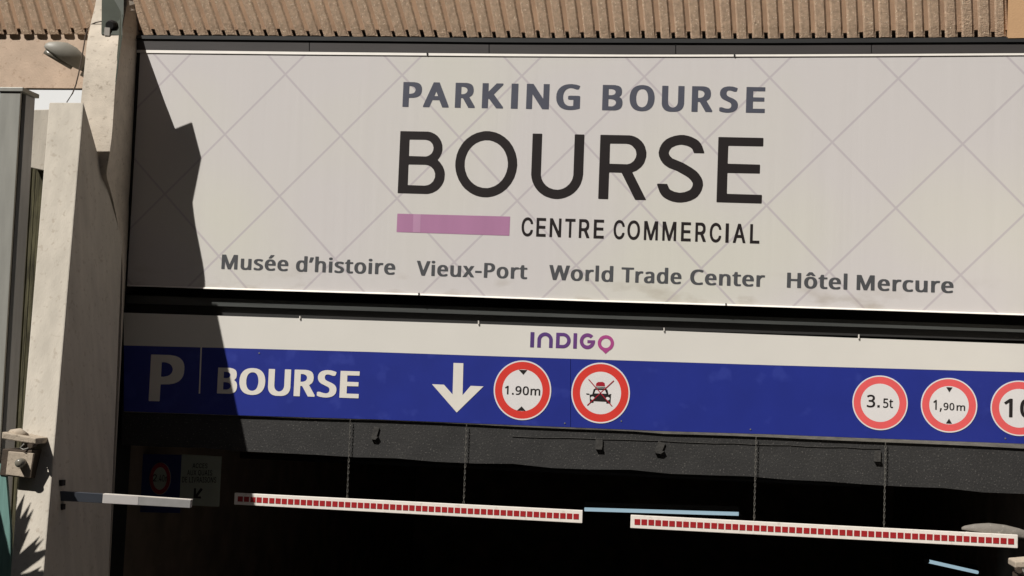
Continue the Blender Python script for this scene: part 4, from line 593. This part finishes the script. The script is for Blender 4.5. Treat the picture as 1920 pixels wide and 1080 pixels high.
# weathered hinge brackets
def bracket(c, sgn, label, grp, n=Vector((0, -1, 0))):
    t = thing('hinge_bracket', label, 'bracket', c, grp)
    s_ = 1/282
    q = lambda x, y, d: c+Vector((sgn*x*s_, -d, -y*s_))
    # block behind plate, plate, ledge, bolt, knob
    MB().loft([q(-38, -16, .10), q(26, -16, .10), q(24, 40, .11), q(-40, 36, .11)], [q(-38, -16, -.10), q(26, -16, -.10), q(24, 40, -.1), q(-40, 36, -.1)]).build('block', M['bracket_dark'], t, bevel=.006)
    MB().loft([q(-22, -12, .125), q(31, -10, .125), q(27, 38, .13), q(-24, 34, .13)], [q(-22, -12, .101), q(31, -10, .101), q(27, 38, .111), q(-24, 34, .111)]).build('plate', M['bracket'], t, bevel=.004)
    MB().loft([q(-37, -50, .13), q(34, -40, .12), q(34, -28, .12), q(-37, -36, .13)], [q(-37, -50, -.1), q(34, -40, -.1), q(34, -28, -.1), q(-37, -36, -.1)]).build('ledge', M['bracket'], t, bevel=.008)
    MB().tube([q(-30, -46, .04), q(-10, -48, .06), q(6, -42, .05)], [.03, .036, .02], 10).build('mortar_lump', M['bracket'], t, smooth=True)
    MB().tube([q(10, 9, .12), q(10, 9, .15), q(10, 9, .185), q(10, 9, .195)], [.03, .034, .03, .015], 14).build('knob', M['lens'], t, smooth=True)
    MB().tube([q(28, -26, .10), q(28, -26, .16)], .02, 10).build('bolt', M['bracket_dark'], t)
    MB().tube([q(10, -28, .12), q(4, -20, .135), q(12, -17, .14), q(20, -20, .13), q(19, -28, .12)], .006, 6).build('latch', M['chain'], t)
    return t
bracket(at(50, 857, 1.88), 1, 'weathered steel bracket with square plate and knob on the leaning pillar', 'hinge brackets')
bracket(at(1931, 1092, 1.7), -1, 'weathered bracket cut by the lower right corner', 'hinge brackets')

# ------------------------------------------------------------------ billboard
bb = thing('billboard', 'large pale shopping centre billboard with faint diamond lattice', 'sign', Vector((-1.13, 0, 3.28)))
bb_t = lambda x: interp(x, [254, 600, 960, 1200, 1440, 1700, 1920, 2000], [100.5, 104, 107, 108, 107.5, 106.5, 105, 104.5])
def strip(xs, top, bot, d, back=None):
    m_ = MB()
    for a, b in zip(xs, xs[1:]):
        L_ = [at(a, top(a), d), at(b, top(b), d), at(b, bot(b), d), at(a, bot(a), d)]
        (m_.slab(L_, back) if back else m_.quad(*L_))
    return m_
XE = 1990
bb_b = lambda x: interp(x, [236, 385, 785, 1100, 1362, 1770, 1920, 2000], [536, 541, 553, 564.5, 572.5, 586, 591, 593.5])
lft = lambda y: 263-(y-95)*.0555
def grid_face(n, m, d):
    out = MB(); P = []
    for j in range(m+1):
        for i in range(n+1):
            s_ = i/n
            ra = 94 if False else None
            xa = lft(100+440*j/m); x = xa+(XE-xa)*s_
            y = bb_t(x)-1.2+(bb_b(x)-2.5-bb_t(x)+1.2)*j/m
            P.append(at(x, y, d))
    Fs = [(j*(n+1)+i, j*(n+1)+i+1, (j+1)*(n+1)+i+1, (j+1)*(n+1)+i) for j in range(m) for i in range(n)]
    return out.add(P, Fs)
grid_face(12, 2, .0).build('banner', M['banner'], bb)
XS = [256+i*(XE-256)/10 for i in range(11)]
# bright aluminium lips, chamfered towards the sun
m_ = MB()
for a, b in zip(XS, XS[1:]):
    m_.loft([at(a, f2b(a)+.4, .003), at(b, f2b(b)+.4, .003), at(b, bb_t(b)-1.6, .007), at(a, bb_t(a)-1.6, .007)],
            [at(a, f2b(a)+.2, -.05), at(b, f2b(b)+.2, -.05), at(b, bb_t(b)-1.6, -.05), at(a, bb_t(a)-1.6, -.05)])
m_.build('frame_top', M['lip'], bb)
XS2 = [238+i*(XE-238)/10 for i in range(11)]
m_ = MB()
for a, b in zip(XS2, XS2[1:]):
    m_.loft([at(a, bb_b(a)-2.6, .004), at(b, bb_b(b)-2.6, .004), at(b, bb_b(b)+.3, .016), at(a, bb_b(a)+.3, .016)],
            [at(a, bb_b(a)-2.6, -.05), at(b, bb_b(b)-2.6, -.05), at(b, bb_b(b)+.3, -.05), at(a, bb_b(a)+.3, -.05)])
m_.build('frame_bottom', M['lip'], bb)
for x in (801, 1377):
    MB().slab([at(x-1.3, f2b(x)-.5, .012), at(x+1.3, f2b(x)-.5, .012), at(x+1.3, f2b(x)+3.5, .012), at(x-1.3, f2b(x)+3.5, .012)], .03).build('clip', M['black'], bb)
for x in (785, 1361):
    MB().slab([at(x-1, bb_b(x)-4, .02), at(x+1, bb_b(x)-4, .02), at(x+1, bb_b(x)+.5, .02), at(x-1, bb_b(x)+.5, .02)], .03).build('clip', M['black'], bb)
MB().box(at(262, 300).x+.02, 2.62, .03, .055, 2.30, 4.27).build('back_frame', M['black'], bb)

n_ = lambda s_: 'n:'+s_
L1 = [('P', 755.5, 791), ('A', 794, 842), ('R', 853.5, 891), ('K', 904, 944), ('N', 987, 1030), ('G', 1043, 1088)]
L1b = [('B', 1129.5, 1167.5), ('O', 1180.5, 1227.5), ('U', 1241, 1283), ('R', 1297, 1336), ('S', 1349, 1384), ('E', 1399, 1434.5)]
base, cap = ((773, 200.6), (1416, 211.6)), ((773, 154), (1416, 163.3))
text_line([(n_(c), a, b) for c, a, b in L1]+[('q:I', 958.5, 971.5)], base, cap, 0).build('lettering', M['slate'], bb, 'slate grey bold capitals of the first word in the top line')
text_line([(n_(c), a, b) for c, a, b in L1b], base, cap, 0).build('lettering', M['slate'], bb, 'slate grey bold capitals of the second word in the top line')
L2 = [('B', 748, 835), ('O', 853.7, 970), ('U', 996.5, 1094), ('R', 1123.5, 1213), ('S', 1233, 1319.5), ('E', 1345, 1430)]
text_line([('b:'+c, a, b) for c, a, b in L2], ((790, 363.5), (1385, 380.5)), ((790, 246.5), (1385, 257.5)), 0).build('lettering', M['ink'], bb, 'large thin black capitals across the middle')
L3 = [('C', 978, 999.5), ('E', 1005.7, 1023.7), ('N', 1030.7, 1052.5), ('T', 1059.5, 1078.7), ('R', 1085.5, 1105.5), ('E', 1113.2, 1132.5)]
L3b = [('C', 1150.5, 1171.2), ('O', 1176.3, 1200), ('M', 1207.5, 1233.7), ('M', 1242, 1268), ('E', 1277, 1295.5), ('R', 1303.7, 1323.7), ('C', 1330.7, 1352.5), ('A', 1374.5, 1398), ('L', 1406.3, 1424.2)]
base, cap = ((988, 443), (1415, 456.7)), ((988, 407.8), (1415, 420.3))
text_line([('i:'+c, a, b) for c, a, b in L3], base, cap, 0).build('lettering', M['ink'], bb, 'first small black word right of the pink bar')
text_line([('i:'+c, a, b) for c, a, b in L3b]+[('q:I', 1360.3, 1366.5)], base, cap, 0).build('lettering', M['ink'], bb, 'second small black word right of the pink bar')
L4 = [('Musée', 415.5, 541), ('d’histoire', 555, 741.5), ('Vieux-Port', 781, 989), ('World', 1029.5, 1150), ('Trade', 1165, 1278), ('Center', 1294, 1434.5), ('Hôtel', 1475.5, 1589), ('Mercure', 1606, 1788)]
for i, (c, a, e) in enumerate(L4):
    text_line([(n_(c), a, e)], ((440, 505.3), (1620, 544.2)), ((440, 477.8), (1620, 515.6)), 0).build('lettering', M['grey_ltr'], bb, 'grey bold word, %s from the left in the bottom row' % ('first', 'second', 'third', 'fourth', 'fifth', 'sixth', 'seventh', 'eighth')[i])
MB().quad(at(745, 400.5, .0012), at(956.5, 406, .0012), at(955, 442, .0012), at(743.5, 435, .0012)).build('pink_bar', M['pink'], bb)
MB().quad(at(775, 401.4, .002), at(789, 401.8, .002), at(788, 436.2, .002), at(774, 435.8, .002)).build('faded_strip', M['tape'], bb)

# ------------------------------------------------------------------ lower entrance sign
SD = -.03
es = thing('entrance_sign', 'long white and blue car park entrance sign below the billboard', 'sign', Vector((-1.13, -SD, 1.65)))
l_t = lambda x: interp(x, [228, 410, 660, 900, 1245, 1610, 1920, 2000], [586, 592, 600, 607.5, 620, 634, 645, 648])
l_m = lambda x: interp(x, [228, 422, 700, 960, 1440, 1920, 2000], [647.5, 652.3, 660, 669, 684.5, 698, 700.5])
l_b = lambda x: interp(x, [228, 455, 700, 960, 1240, 1440, 1640, 1920, 2000], [771, 779, 786, 796.5, 808, 814, 822, 832, 835])
XS3 = [232, 410, 560, 700, 900, 1080, 1245, 1440, 1610, 1760, 1920, 1990]
strip(XS3, l_t, l_m, SD, .04).build('white_band', M['white'], es)
for xa, xb in ((232, 1069.4), (1070.2, 1990)):
    strip([xa]+[x for x in XS3 if xa < x < xb]+[xb], lambda x: l_m(x)+.05, l_b, SD-.001, .04).build('blue_panel', M['blue'], es)
for x, y in ((1059, 793.5), (1407, 805), (1165, 789.5), (486, 662), (1885, 822)):
    c = at(x, y, SD); MB().disc(c, .006, .006, c.y-.003, c.y, 10).build('rivet', M['chain'], es)
m_ = MB()
for a, b in zip(XS3, XS3[1:]):
    th = lambda x: interp(x, [232, 700, 960, 1180, 1240, 1640, 1920, 2000], [1.2, 1.5, 3.2, 2.2, 5.5, 6.0, 9, 9])
    wb = lambda x: 1.2*math.sin(x*.013)
    n = 3
    for i in range(n):
        xa, xb = a+(b-a)*i/n, a+(b-a)*(i+1)/n
        m_.slab([at(xa, l_b(xa)+.1, SD-.002), at(xb, l_b(xb)+.1, SD-.002), at(xb, l_b(xb)+th(xb)+wb(xb)*.5, SD-.006), at(xa, l_b(xa)+th(xa)+wb(xa)*.5, SD-.006)], .03)
m_.build('trim', mat('bare_aluminium', srgb(150, 146, 138), .5, .3, 14, .1, 40, metal=.3, stretch=(1, 1, 6)), es)
for x, y0, y1 in ((562, 592.5, 598), (897, 601, 608), (1245, 614.5, 621), (1610.5, 627, 635)):
    MB().slab([at(x-.9, y0, SD+.012), at(x+.9, y0, SD+.012), at(x+1.1, y1, SD+.012), at(x-1.1, y1, SD+.012)], .03).build('clip', M['lip'], es)
MB().box(-4.95, 2.62, .075, .11, 1.28, 2.0).build('back_frame', M['black'], es)
text_line([('n:P', 281, 345)], ((300, 752.4), (340, 753.5)), ((300, 665.2), (340, 666.4)), SD, .0018).build('lettering', M['ltr_white'], es, 'large white letter at the left end of the blue band')
MB().quad(at(376, 650, SD+.0018), at(378.6, 650.1, SD+.0018), at(375.2, 738, SD+.0018), at(372.6, 738, SD+.0018)).build('divider', M['ltr_white'], es)
text_line([(n_(c), a, b) for c, a, b in (('B', 408, 445), ('O', 449, 497.5), ('U', 503, 545), ('R', 551.5, 591), ('S', 595, 631.5), ('E', 637.5, 673.5))], ((420, 738), (655, 746.2)), ((420, 689.4), (655, 695.8)), SD, .0018).build('lettering', M['ltr_white'], es, 'bold white name on the blue band')
ar = [(850.3, 680.5), (868.8, 681), (867.3, 741), (882.5, 723.4), (906.5, 724.5), (856.3, 773.5), (810, 720.3), (832.5, 721.3), (848.6, 739.5)]
v = [at(x, y, SD+.0018) for x, y in ar]
tri = tessellate_polygon([v]); MB().add(v, [tuple(t) for t in tri]).build('arrow', M['ltr_white'], es, 'white arrow pointing down')
ind = [('I', 994.3, 1001.6), ('n', 1007.6, 1036.5), ('D', 1042.5, 1070), ('I', 1075, 1081.8), ('G', 1087, 1115.8), ('O', 1120.8, 1151.3)]
icol = [srgb(86, 58, 122), srgb(92, 62, 126), srgb(98, 62, 128), srgb(106, 64, 130), srgb(122, 66, 132), srgb(178, 74, 140)]
for i, ((c, a, b), cl) in enumerate(zip(ind, icol)):
    mm = mat('logo_purple', cl, .5, .05, 6)
    if c == 'O':
        mbx = MB(); ctr = at(1136, 641, SD); 
        mb_ = text_line([('q:O', a, b)], ((a, 655.0), (b, 655.9)), ((a, 626.6), (b, 627.4)), SD, .0018)
    else:
        mb_ = text_line([('q:'+c, a, b)], ((998, 651.2), (1115, 654.6)), ((998, 622.6), (1115, 625.6)), SD, .0018)
    mb_.build('logo_letter', mm, es, 'magenta map pin letter ending the logo' if c == 'O' else None)

# round traffic signs fixed on the blue band
def tri_at(mb, pts, d):
    return mb.add([at(x, y, d) for x, y in pts], [tuple(range(len(pts)))])
def road_sign(cx, cy, rx, ry, red, label):
    c = at(cx, cy, SD); s_ = (at(cx+1, cy, SD)-c).x; RX, RZ = rx*s_, ry*abs(at(cx, cy+1, SD).z-c.z)
    t = thing('traffic_sign', label, 'sign', c, 'round traffic signs on the blue band')
    y = -SD
    MB().ring(c, RX, RZ, RX*.955, RZ*.955, y-.0022, y-.0002).build('rim', M['disc'], t)
    MB().ring(c, RX*.955, RZ*.955, RX*.70, RZ*.70, y-.0020, y-.0002).build('red_ring', red, t)
    MB().disc(c, RX*.70, RZ*.70, y-.0021, y-.0002).build('face', M['disc'], t)
    return t
DF = SD+.0036
t1 = road_sign(979.5, 731.7, 54, 56, M['red'], 'round red ringed height limit sign right of the white arrow')
text_line([('n:1.90m', 946.5, 1013)], ((950, 739.3), (1010, 741.6)), ((950, 723.2), (1010, 725.4)), DF, 0).build('lettering', M['sign_ink'], t1)
for p in (((972.5, 693.2), (988.5, 693.8), (981.3, 702.6)), ((969.3, 769.6), (985.6, 770.3), (978, 761.8))):
    tri_at(MB(), p, DF).build('triangle', M['sign_ink'], t1)
t2 = road_sign(1126, 736.8, 55, 57, M['red'], 'round red ringed sign with a crossed out car carrying roof luggage')
def polyat(pts, d):
    v = [at(x, y, d) for x, y in pts]; return MB().add(v, [tuple(t) for t in tessellate_polygon([v])])
K = lambda x, y: (960+x/4, 540+y/4)
body = [K(582, 800), K(602, 797), K(612, 760), K(628, 750), K(700, 752), K(716, 764), K(724, 800), K(742, 806), K(738, 866), K(708, 866), K(706, 853), K(612, 848), K(610, 861), K(584, 859)]
polyat(body, DF).build('car_symbol', M['sign_ink'], t2)
polyat([K(618, 790), K(627, 765), K(698, 767), K(708, 793)], DF+.0006).build('windscreen', M['disc'], t2)
for cx, cy in ((604, 826), (718, 830)):
    c = at(*K(cx, cy), DF+.0006); MB().disc(c, .016, .013, c.y-.0003, c.y, 16).build('headlight', M['disc'], t2)
for q in ([K(556, 790), K(580, 792), K(580, 801), K(558, 799)], [K(726, 798), K(745, 794), K(743, 803), K(727, 808)]):
    polyat(q, DF).build('wing_mirror', M['sign_ink'], t2)
polyat([K(632, 715), K(645, 705), K(680, 704), K(694, 712), K(698, 737), K(628, 733)], DF).build('roof_luggage', M['car_red'], t2)
polyat([K(628, 739), K(700, 743), K(700, 748), K(628, 744)], DF).build('roof_rack', M['sign_ink'], t2)
for (ax, ay), (bx, by) in (((574, 684), (750, 886)), ((764, 694), (564, 880))):
    a, b = at(*K(ax, ay), DF+.0014), at(*K(bx, by), DF+.0014); nrm = Vector((-(b-a).z, 0, (b-a).x)).normalized()*.0036
    MB().quad(a+nrm, b+nrm, b-nrm, a-nrm).build('cross_line', M['car_red'], t2)
t3 = road_sign(1650, 755.2, 52, 51.3, M['pale_red'], 'faded round weight limit sign, leftmost of the three at right')
text_line([('n:3', 1625.3, 1641)], ((1625, 763.3), (1641, 763.8)), ((1625, 740), (1641, 740.6)), DF, 0).build('lettering', M['sign_ink'], t3)
text_line([('n:5t', 1655.8, 1674.5)], ((1656, 764.3), (1674, 765)), ((1656, 746.8), (1674, 747.4)), DF, 0).build('lettering', M['sign_ink'], t3)
MB().quad(at(1645, 759.6, DF), at(1649.4, 759.7, DF), at(1649.3, 764, DF), at(1644.9, 763.9, DF)).build('lettering', M['sign_ink'], t3)
t4 = road_sign(1779.3, 759.8, 53, 51.3, M['pale_red'], 'faded round height limit sign, middle of the three at right')
text_line([('n:1,', 1749.8, 1766)], ((1750, 768), (1766, 768.8)), ((1750, 749.5), (1766, 750)), DF, 0).build('lettering', M['sign_ink'], t4)
text_line([('n:90', 1769, 1789.5)], ((1769, 768.6), (1789, 769.4)), ((1769, 755), (1789, 755.8)), DF, 0).build('lettering', M['sign_ink'], t4)
text_line([('n:m', 1793.5, 1809.7)], ((1793, 769.8), (1809, 770.4)), ((1793, 756.6), (1809, 757.2)), DF, 0).build('lettering', M['sign_ink'], t4)
for p in (((1774, 725.8), (1786, 726.4), (1780, 735.6)), ((1773.5, 793.8), (1785, 794.4), (1779.5, 784.8))):
    tri_at(MB(), p, DF).build('triangle', M['sign_ink'], t4)
t5 = road_sign(1911, 765.5, 54, 52, M['pale_red'], 'faded round speed limit sign cut by the right edge')
text_line([('n:10', 1882.5, 1940)], ((1883, 782), (1940, 783.8)), ((1883, 747), (1940, 748.8)), DF, 0).build('lettering', M['sign_ink'], t5)

# ------------------------------------------------------------------ clearance bars on chains
CD = -.012
def clearance_bar(tl_, tr, br, bl, label):
    t = thing('clearance_bar', label, 'bar', at(*bl, CD), 'clearance bars hanging on chains')
    P = [at(*tl_, CD), at(*tr, CD), at(*br, CD), at(*bl, CD)]
    x0, x1 = (P[0].x+P[3].x)/2, (P[1].x+P[2].x)/2
    zt0, zt1, zb0, zb1 = P[0].z, P[1].z, P[3].z, P[2].z
    y = -CD
    MB().loft([(x0, y, zb0), (x1, y, zb1), (x1, y, zt1), (x0, y, zt0)], [(x0, y+.03, zb0), (x1, y+.03, zb1), (x1, y+.03, zt1), (x0, y+.03, zt0)]).build('board', M['bar'], t, bevel=.003)
    n = 53; m0, m1 = x0+.026, x1-.024; pitch = (m1-m0)/n; sq = pitch*.80
    me = None
    for i in range(n):
        u = (i+.5)/n; xc = m0+pitch*(i+.5); zc = (zb0+zt0)/2+((zb1+zt1)/2-(zb0+zt0)/2)*u
        if me is None:
            me = MB().box(-sq/2, sq/2, -.002, 0, -sq*.5, sq*.5).mesh('red_square'); me.materials.append(M['square'])
        o = bpy.data.objects.new('red_square', me); COL.objects.link(o); o.parent = t
        o.location = Vector((xc+random.uniform(-.0008, .0008), y-.0008, zc+random.uniform(-.0006, .0006)))-t.location
        o.rotation_euler = (0, random.uniform(-.015, .015), 0)
    return t
clearance_bar((440, 924), (1092.5, 957), (1091.5, 981), (438.5, 946), 'white bar with red squares, the left one of two hanging on chains')
clearance_bar((1183, 965.5), (1909, 1003), (1908, 1028), (1181.5, 990), 'white bar with red squares, the right one of two hanging on chains')
def chain(top, bot, label):
    a, b = at(*top, CD-.015), at(*bot, CD-.015); a = Vector((b.x, b.y, a.z))
    n = int((a.z-b.z)/.024); m_ = MB()
    for i in range(n):
        c = a+(b-a)*((i+.5)/n); ax = Vector((1, 0, 0)) if i % 2 else Vector((.5, .86, 0))
        pts = []
        for k in range(8):
            th = 2*math.pi*k/8; pts.append(c+ax*(.0062*math.cos(th))+Vector((0, 0, .0160*math.sin(th))))
        for k in range(8):
            p, q = pts[k], pts[(k+1) % 8]; nn = (q-p).normalized(); s1 = nn.cross(ax.cross(Vector((0, 0, 1)))).normalized()*.0018; s2 = ax.cross(Vector((0, 0, 1)))*.0018
            m_.loft([p+s1, p+s2, p-s1, p-s2], [q+s1, q+s2, q-s1, q-s2], False)
    return tag(m_.build('chain', M['chain']), label, 'chain', 'chains holding the clearance bars')
chain((656.6, l_b(656)+2.5), (651, 934), 'steel chain holding the left clearance bar, the leftmost chain')
chain((877.2, l_b(877)+3.5), (869.5, 945), 'steel chain holding the left clearance bar near its right end')
chain((1424, l_b(1424)+6.5), (1414, 977), 'steel chain holding the right clearance bar near its left end')
chain((1659, l_b(1659)+7), (1657.5, 989), 'steel chain holding the right clearance bar near its right end')

# ------------------------------------------------------------------ barrier arm at the left pillar
bd = lambda x: 1.80-.0015*(x-110)
br_ = thing('barrier_arm', 'short white barrier arm sticking out from the leaning pillar', 'barrier', at(112, 925, 1.8))
def arm(x0, x1, m, nm, th=.05):
    yt = lambda x: 926.5+(x-193)*.067; yb = lambda x: 943.5+(x-193)*.055
    MB().slab([at(x0, yt(x0), bd(x0)), at(x1, yt(x1), bd(x1)), at(x1-1.5, yb(x1), bd(x1)), at(x0-1.5, yb(x0), bd(x0))], th).build(nm, m, br_, bevel=.002)
arm(107, 192.8, M['arm_shade'], 'shaded_section'); arm(193, 260, M['barrier'], 'white_section', .046); arm(260.4, 357.5, M['barrier_grey'], 'grey_section', .042)  # first piece has the pillar's shadow put into its colour
MB().slab([at(192.8, 925.6, bd(192.8)-.001), at(358, 936.6, bd(358)-.001), at(358, 937.8, bd(358)-.001), at(192.8, 926.8, bd(192.8)-.001)], .045).build('top_edge', M['bar'], br_)
for y in (905, 950):
    c = at(112, y, 1.78); MB().box(c.x-.05, c.x+.03, c.y-.02, c.y+.03, c.z-.02, c.z+.02).build('mount', M['slot'], br_)

# ------------------------------------------------------------------ delivery sign in the dark
FD = -.9
ds = thing('delivery_sign', 'dim delivery access sign with round height limit in the dark entrance', 'sign', at(330, 950, FD))
MB().slab([at(258, 851, FD), at(340.5, 853, FD), at(335.5, 962, FD), at(252, 960, FD)], .03).build('blue_half', M['far_blue'], ds)
MB().slab([at(340.8, 852, FD), at(414, 856, FD), at(409, 950, FD), at(335.8, 947, FD)], .03).build('white_half', M['far_white'], ds)
MB().slab([at(244, 849, FD-.01), at(257.7, 850, FD-.01), at(251.5, 960, FD-.01), at(237, 958, FD-.01)], .03).build('edge_strip', mat('dull_edge', srgb(90, 90, 84), .7, .1, 6), ds)
c = at(300.5, 897, FD); y = c.y
MB().ring(c, .1, .145, .085, .128, y-.006, y-.0005).build('rim', M['far_white'], ds)
MB().ring(c, .097, .141, .066, .102, y-.009, y-.0065).build('red_ring', M['far_red'], ds)
MB().disc(c, .066, .102, y-.008, y-.0005, 32).build('face', M['far_white'], ds)
text_line([('i:2', 287, 294), ('i:.40m', 296, 316)], ((287, 902.5), (316, 903.5)), ((287, 889), (316, 891)), FD+.0085, 0).build('lettering', M['sign_ink'], ds)
for key, a, b, y0, y1 in (('ACCES', 361, 389, 868.5, 877.5), ('AUX QUAIS', 351, 398, 881, 891), ('DE LIVRAISONS', 341.5, 405.5, 894, 904.5)):
    text_line([('i:'+key, a, b)], ((a, y1), (b, y1+.6)), ((a, y0), (b, y0+.6)), FD+.003, 0).build('lettering', M['sign_ink'], ds)
polyat([(364, 915.5), (367.5, 915.5), (367.2, 927.5), (376.5, 914.8), (380.2, 917.8), (370.5, 930.5), (376.8, 931), (376.6, 935), (362.6, 934)], FD+.003).build('arrow', M['sign_ink'], ds)

# ------------------------------------------------------------------ fluorescent tubes
def tube(a, da, b, db, label):
    A, B = at(*a, da), at(*b, db); t = thing('fluorescent_tube', label, 'lamp', A, 'lit tubes in the dark car park')
    ax = (B-A).normalized()
    MB().tube([A, B], .018, 10).build('glass_tube', M['tube'], t, smooth=True)
    up = Vector((0, 0, .04))
    for e, s_ in ((A, -1), (B, 1)): MB().tube([e+ax*s_*.001, e+ax*s_*.025], .023, 10).build('end_cap', M['black'], t)
    MB().loft([A+up+Vector((0, -.03, -.012)), B+up+Vector((0, -.03, -.012)), B+up+Vector((0, .03, -.012)), A+up+Vector((0, .03, -.012))],
              [A+up+Vector((0, -.03, .03)), B+up+Vector((0, -.03, .03)), B+up+Vector((0, .03, .03)), A+up+Vector((0, .03, .03))]).build('fitting', M['black'], t)
tube((1096, 955), -2.0, (1385, 963.5), -2.0, 'long pale blue tube light between the two clearance bars')
tube((1739, 1052), -3.0, (1832, 1073), -4.2, 'short tube light under the right end of the right clearance bar')

# ------------------------------------------------------------------ yucca left of the frame (its leaf shadows reach the pillar foot)
yc = thing('yucca_plant', 'spiky yucca standing just left of the picture', 'plant', (-5.50, -2.9, 0))
YB = Vector((-5.50, -2.9, 0))
MB().tube([YB+Vector((0, 0, -1.5)), YB+Vector((.02, 0, -.6)), YB+Vector((0, 0, 1.22))], [.15, .12, .09], 10).build('trunk', M['trunk'], yc)
leaf_me = None
for i in range(240):
    a = random.uniform(0, 2*math.pi); e = random.uniform(-.5, 1.45); L_ = random.uniform(.45, .75)*(1 if e < 1.2 else .9)
    dr = Vector((math.cos(a)*math.cos(e), math.sin(a)*math.cos(e), math.sin(e)))
    sd = dr.cross(Vector((0, 0, 1))).normalized(); r0 = YB+Vector((0, 0, random.uniform(.6, 1.22)))
    nn = sd.cross(dr).normalized()
    W_ = .04
    rings = []
    for s_, w in ((0, .5), (.35, 1), (.7, .7), (1, .04)):
        c = r0+dr*(L_*s_)-Vector((0, 0, .12*s_*s_*math.cos(e)))
        rings.append([c+sd*W_*w, c+nn*.006, c-sd*W_*w, c-nn*.006])
    MB().lofts(rings).build('leaf', M['leaf'], yc)

# ------------------------------------------------------------------ unseen houses behind the camera, added tall to block skylight
def house(x0, x1, y0, y1, h, label):
    t = thing('blocker_house', label, 'building', ((x0+x1)/2, y1, 0), 'unseen houses added across the street')
    MB().box(x0, x1, y0, y1, 0, h).build('wall', M['facade'], t)
    MB().box(x0-.2, x1+.2, y0-.2, y1+.3, h, h+.4).build('cornice', M['facade'], t)
    k = 0
    while x0+1.5+k*3 < x1-1:
        for j in range(int(h//3.3)):
            xx = x0+1.5+k*3; MB().box(xx-.5, xx+.5, y1-.05, y1+.02, 1+j*3.3, 2.7+j*3.3).build('window', M['glass'], t)
        k += 1
house(-32, -10, -44, -30, 36, 'unseen brown house added across the street to block skylight, left of three')
house(-10, 10, -44, -30, 38, 'unseen brown house added across the street to block skylight, in the middle')
house(10, 32, -44, -30, 35, 'unseen brown house added across the street to block skylight, right of three')
def wing(x0, x1, h, label):  # unseen side blocks added to narrow the sky and darken the shadows
    t = thing('blocker_wing', label, 'building', ((x0+x1)/2, -12, 0))
    MB().box(x0, x1, -27, -3, 0, h).build('wall', M['facade'], t)
    MB().box(x0-.2, x1+.2, -27.2, -2.8, h, h+.4).build('cornice', M['facade'], t)
    xf = x1 if x1 < 0 else x0
    for k in range(7):
        for j in range(4): MB().box(xf-.03, xf+.03, -25+k*3.2, -23.8+k*3.2, 1.2+j*3.4, 3+j*3.4).build('window', M['glass'], t)
wing(-30, -17, 19, 'unseen building added left of the camera to block skylight')
wing(11, 24, 26, 'unseen building added right of the camera to block skylight')
t = thing('sky_stand_in', 'white sunlit wall added in place of bright sky in the gap under the pale beam', 'building', (-30, 52, 0))  # far white wall added to stand in for the bright sky
MB().box(-48, -14, 50, 60, 0, 17).build('wall', mat('sky_white', (.82, .82, .80, 1), .9, .02, 1), t)
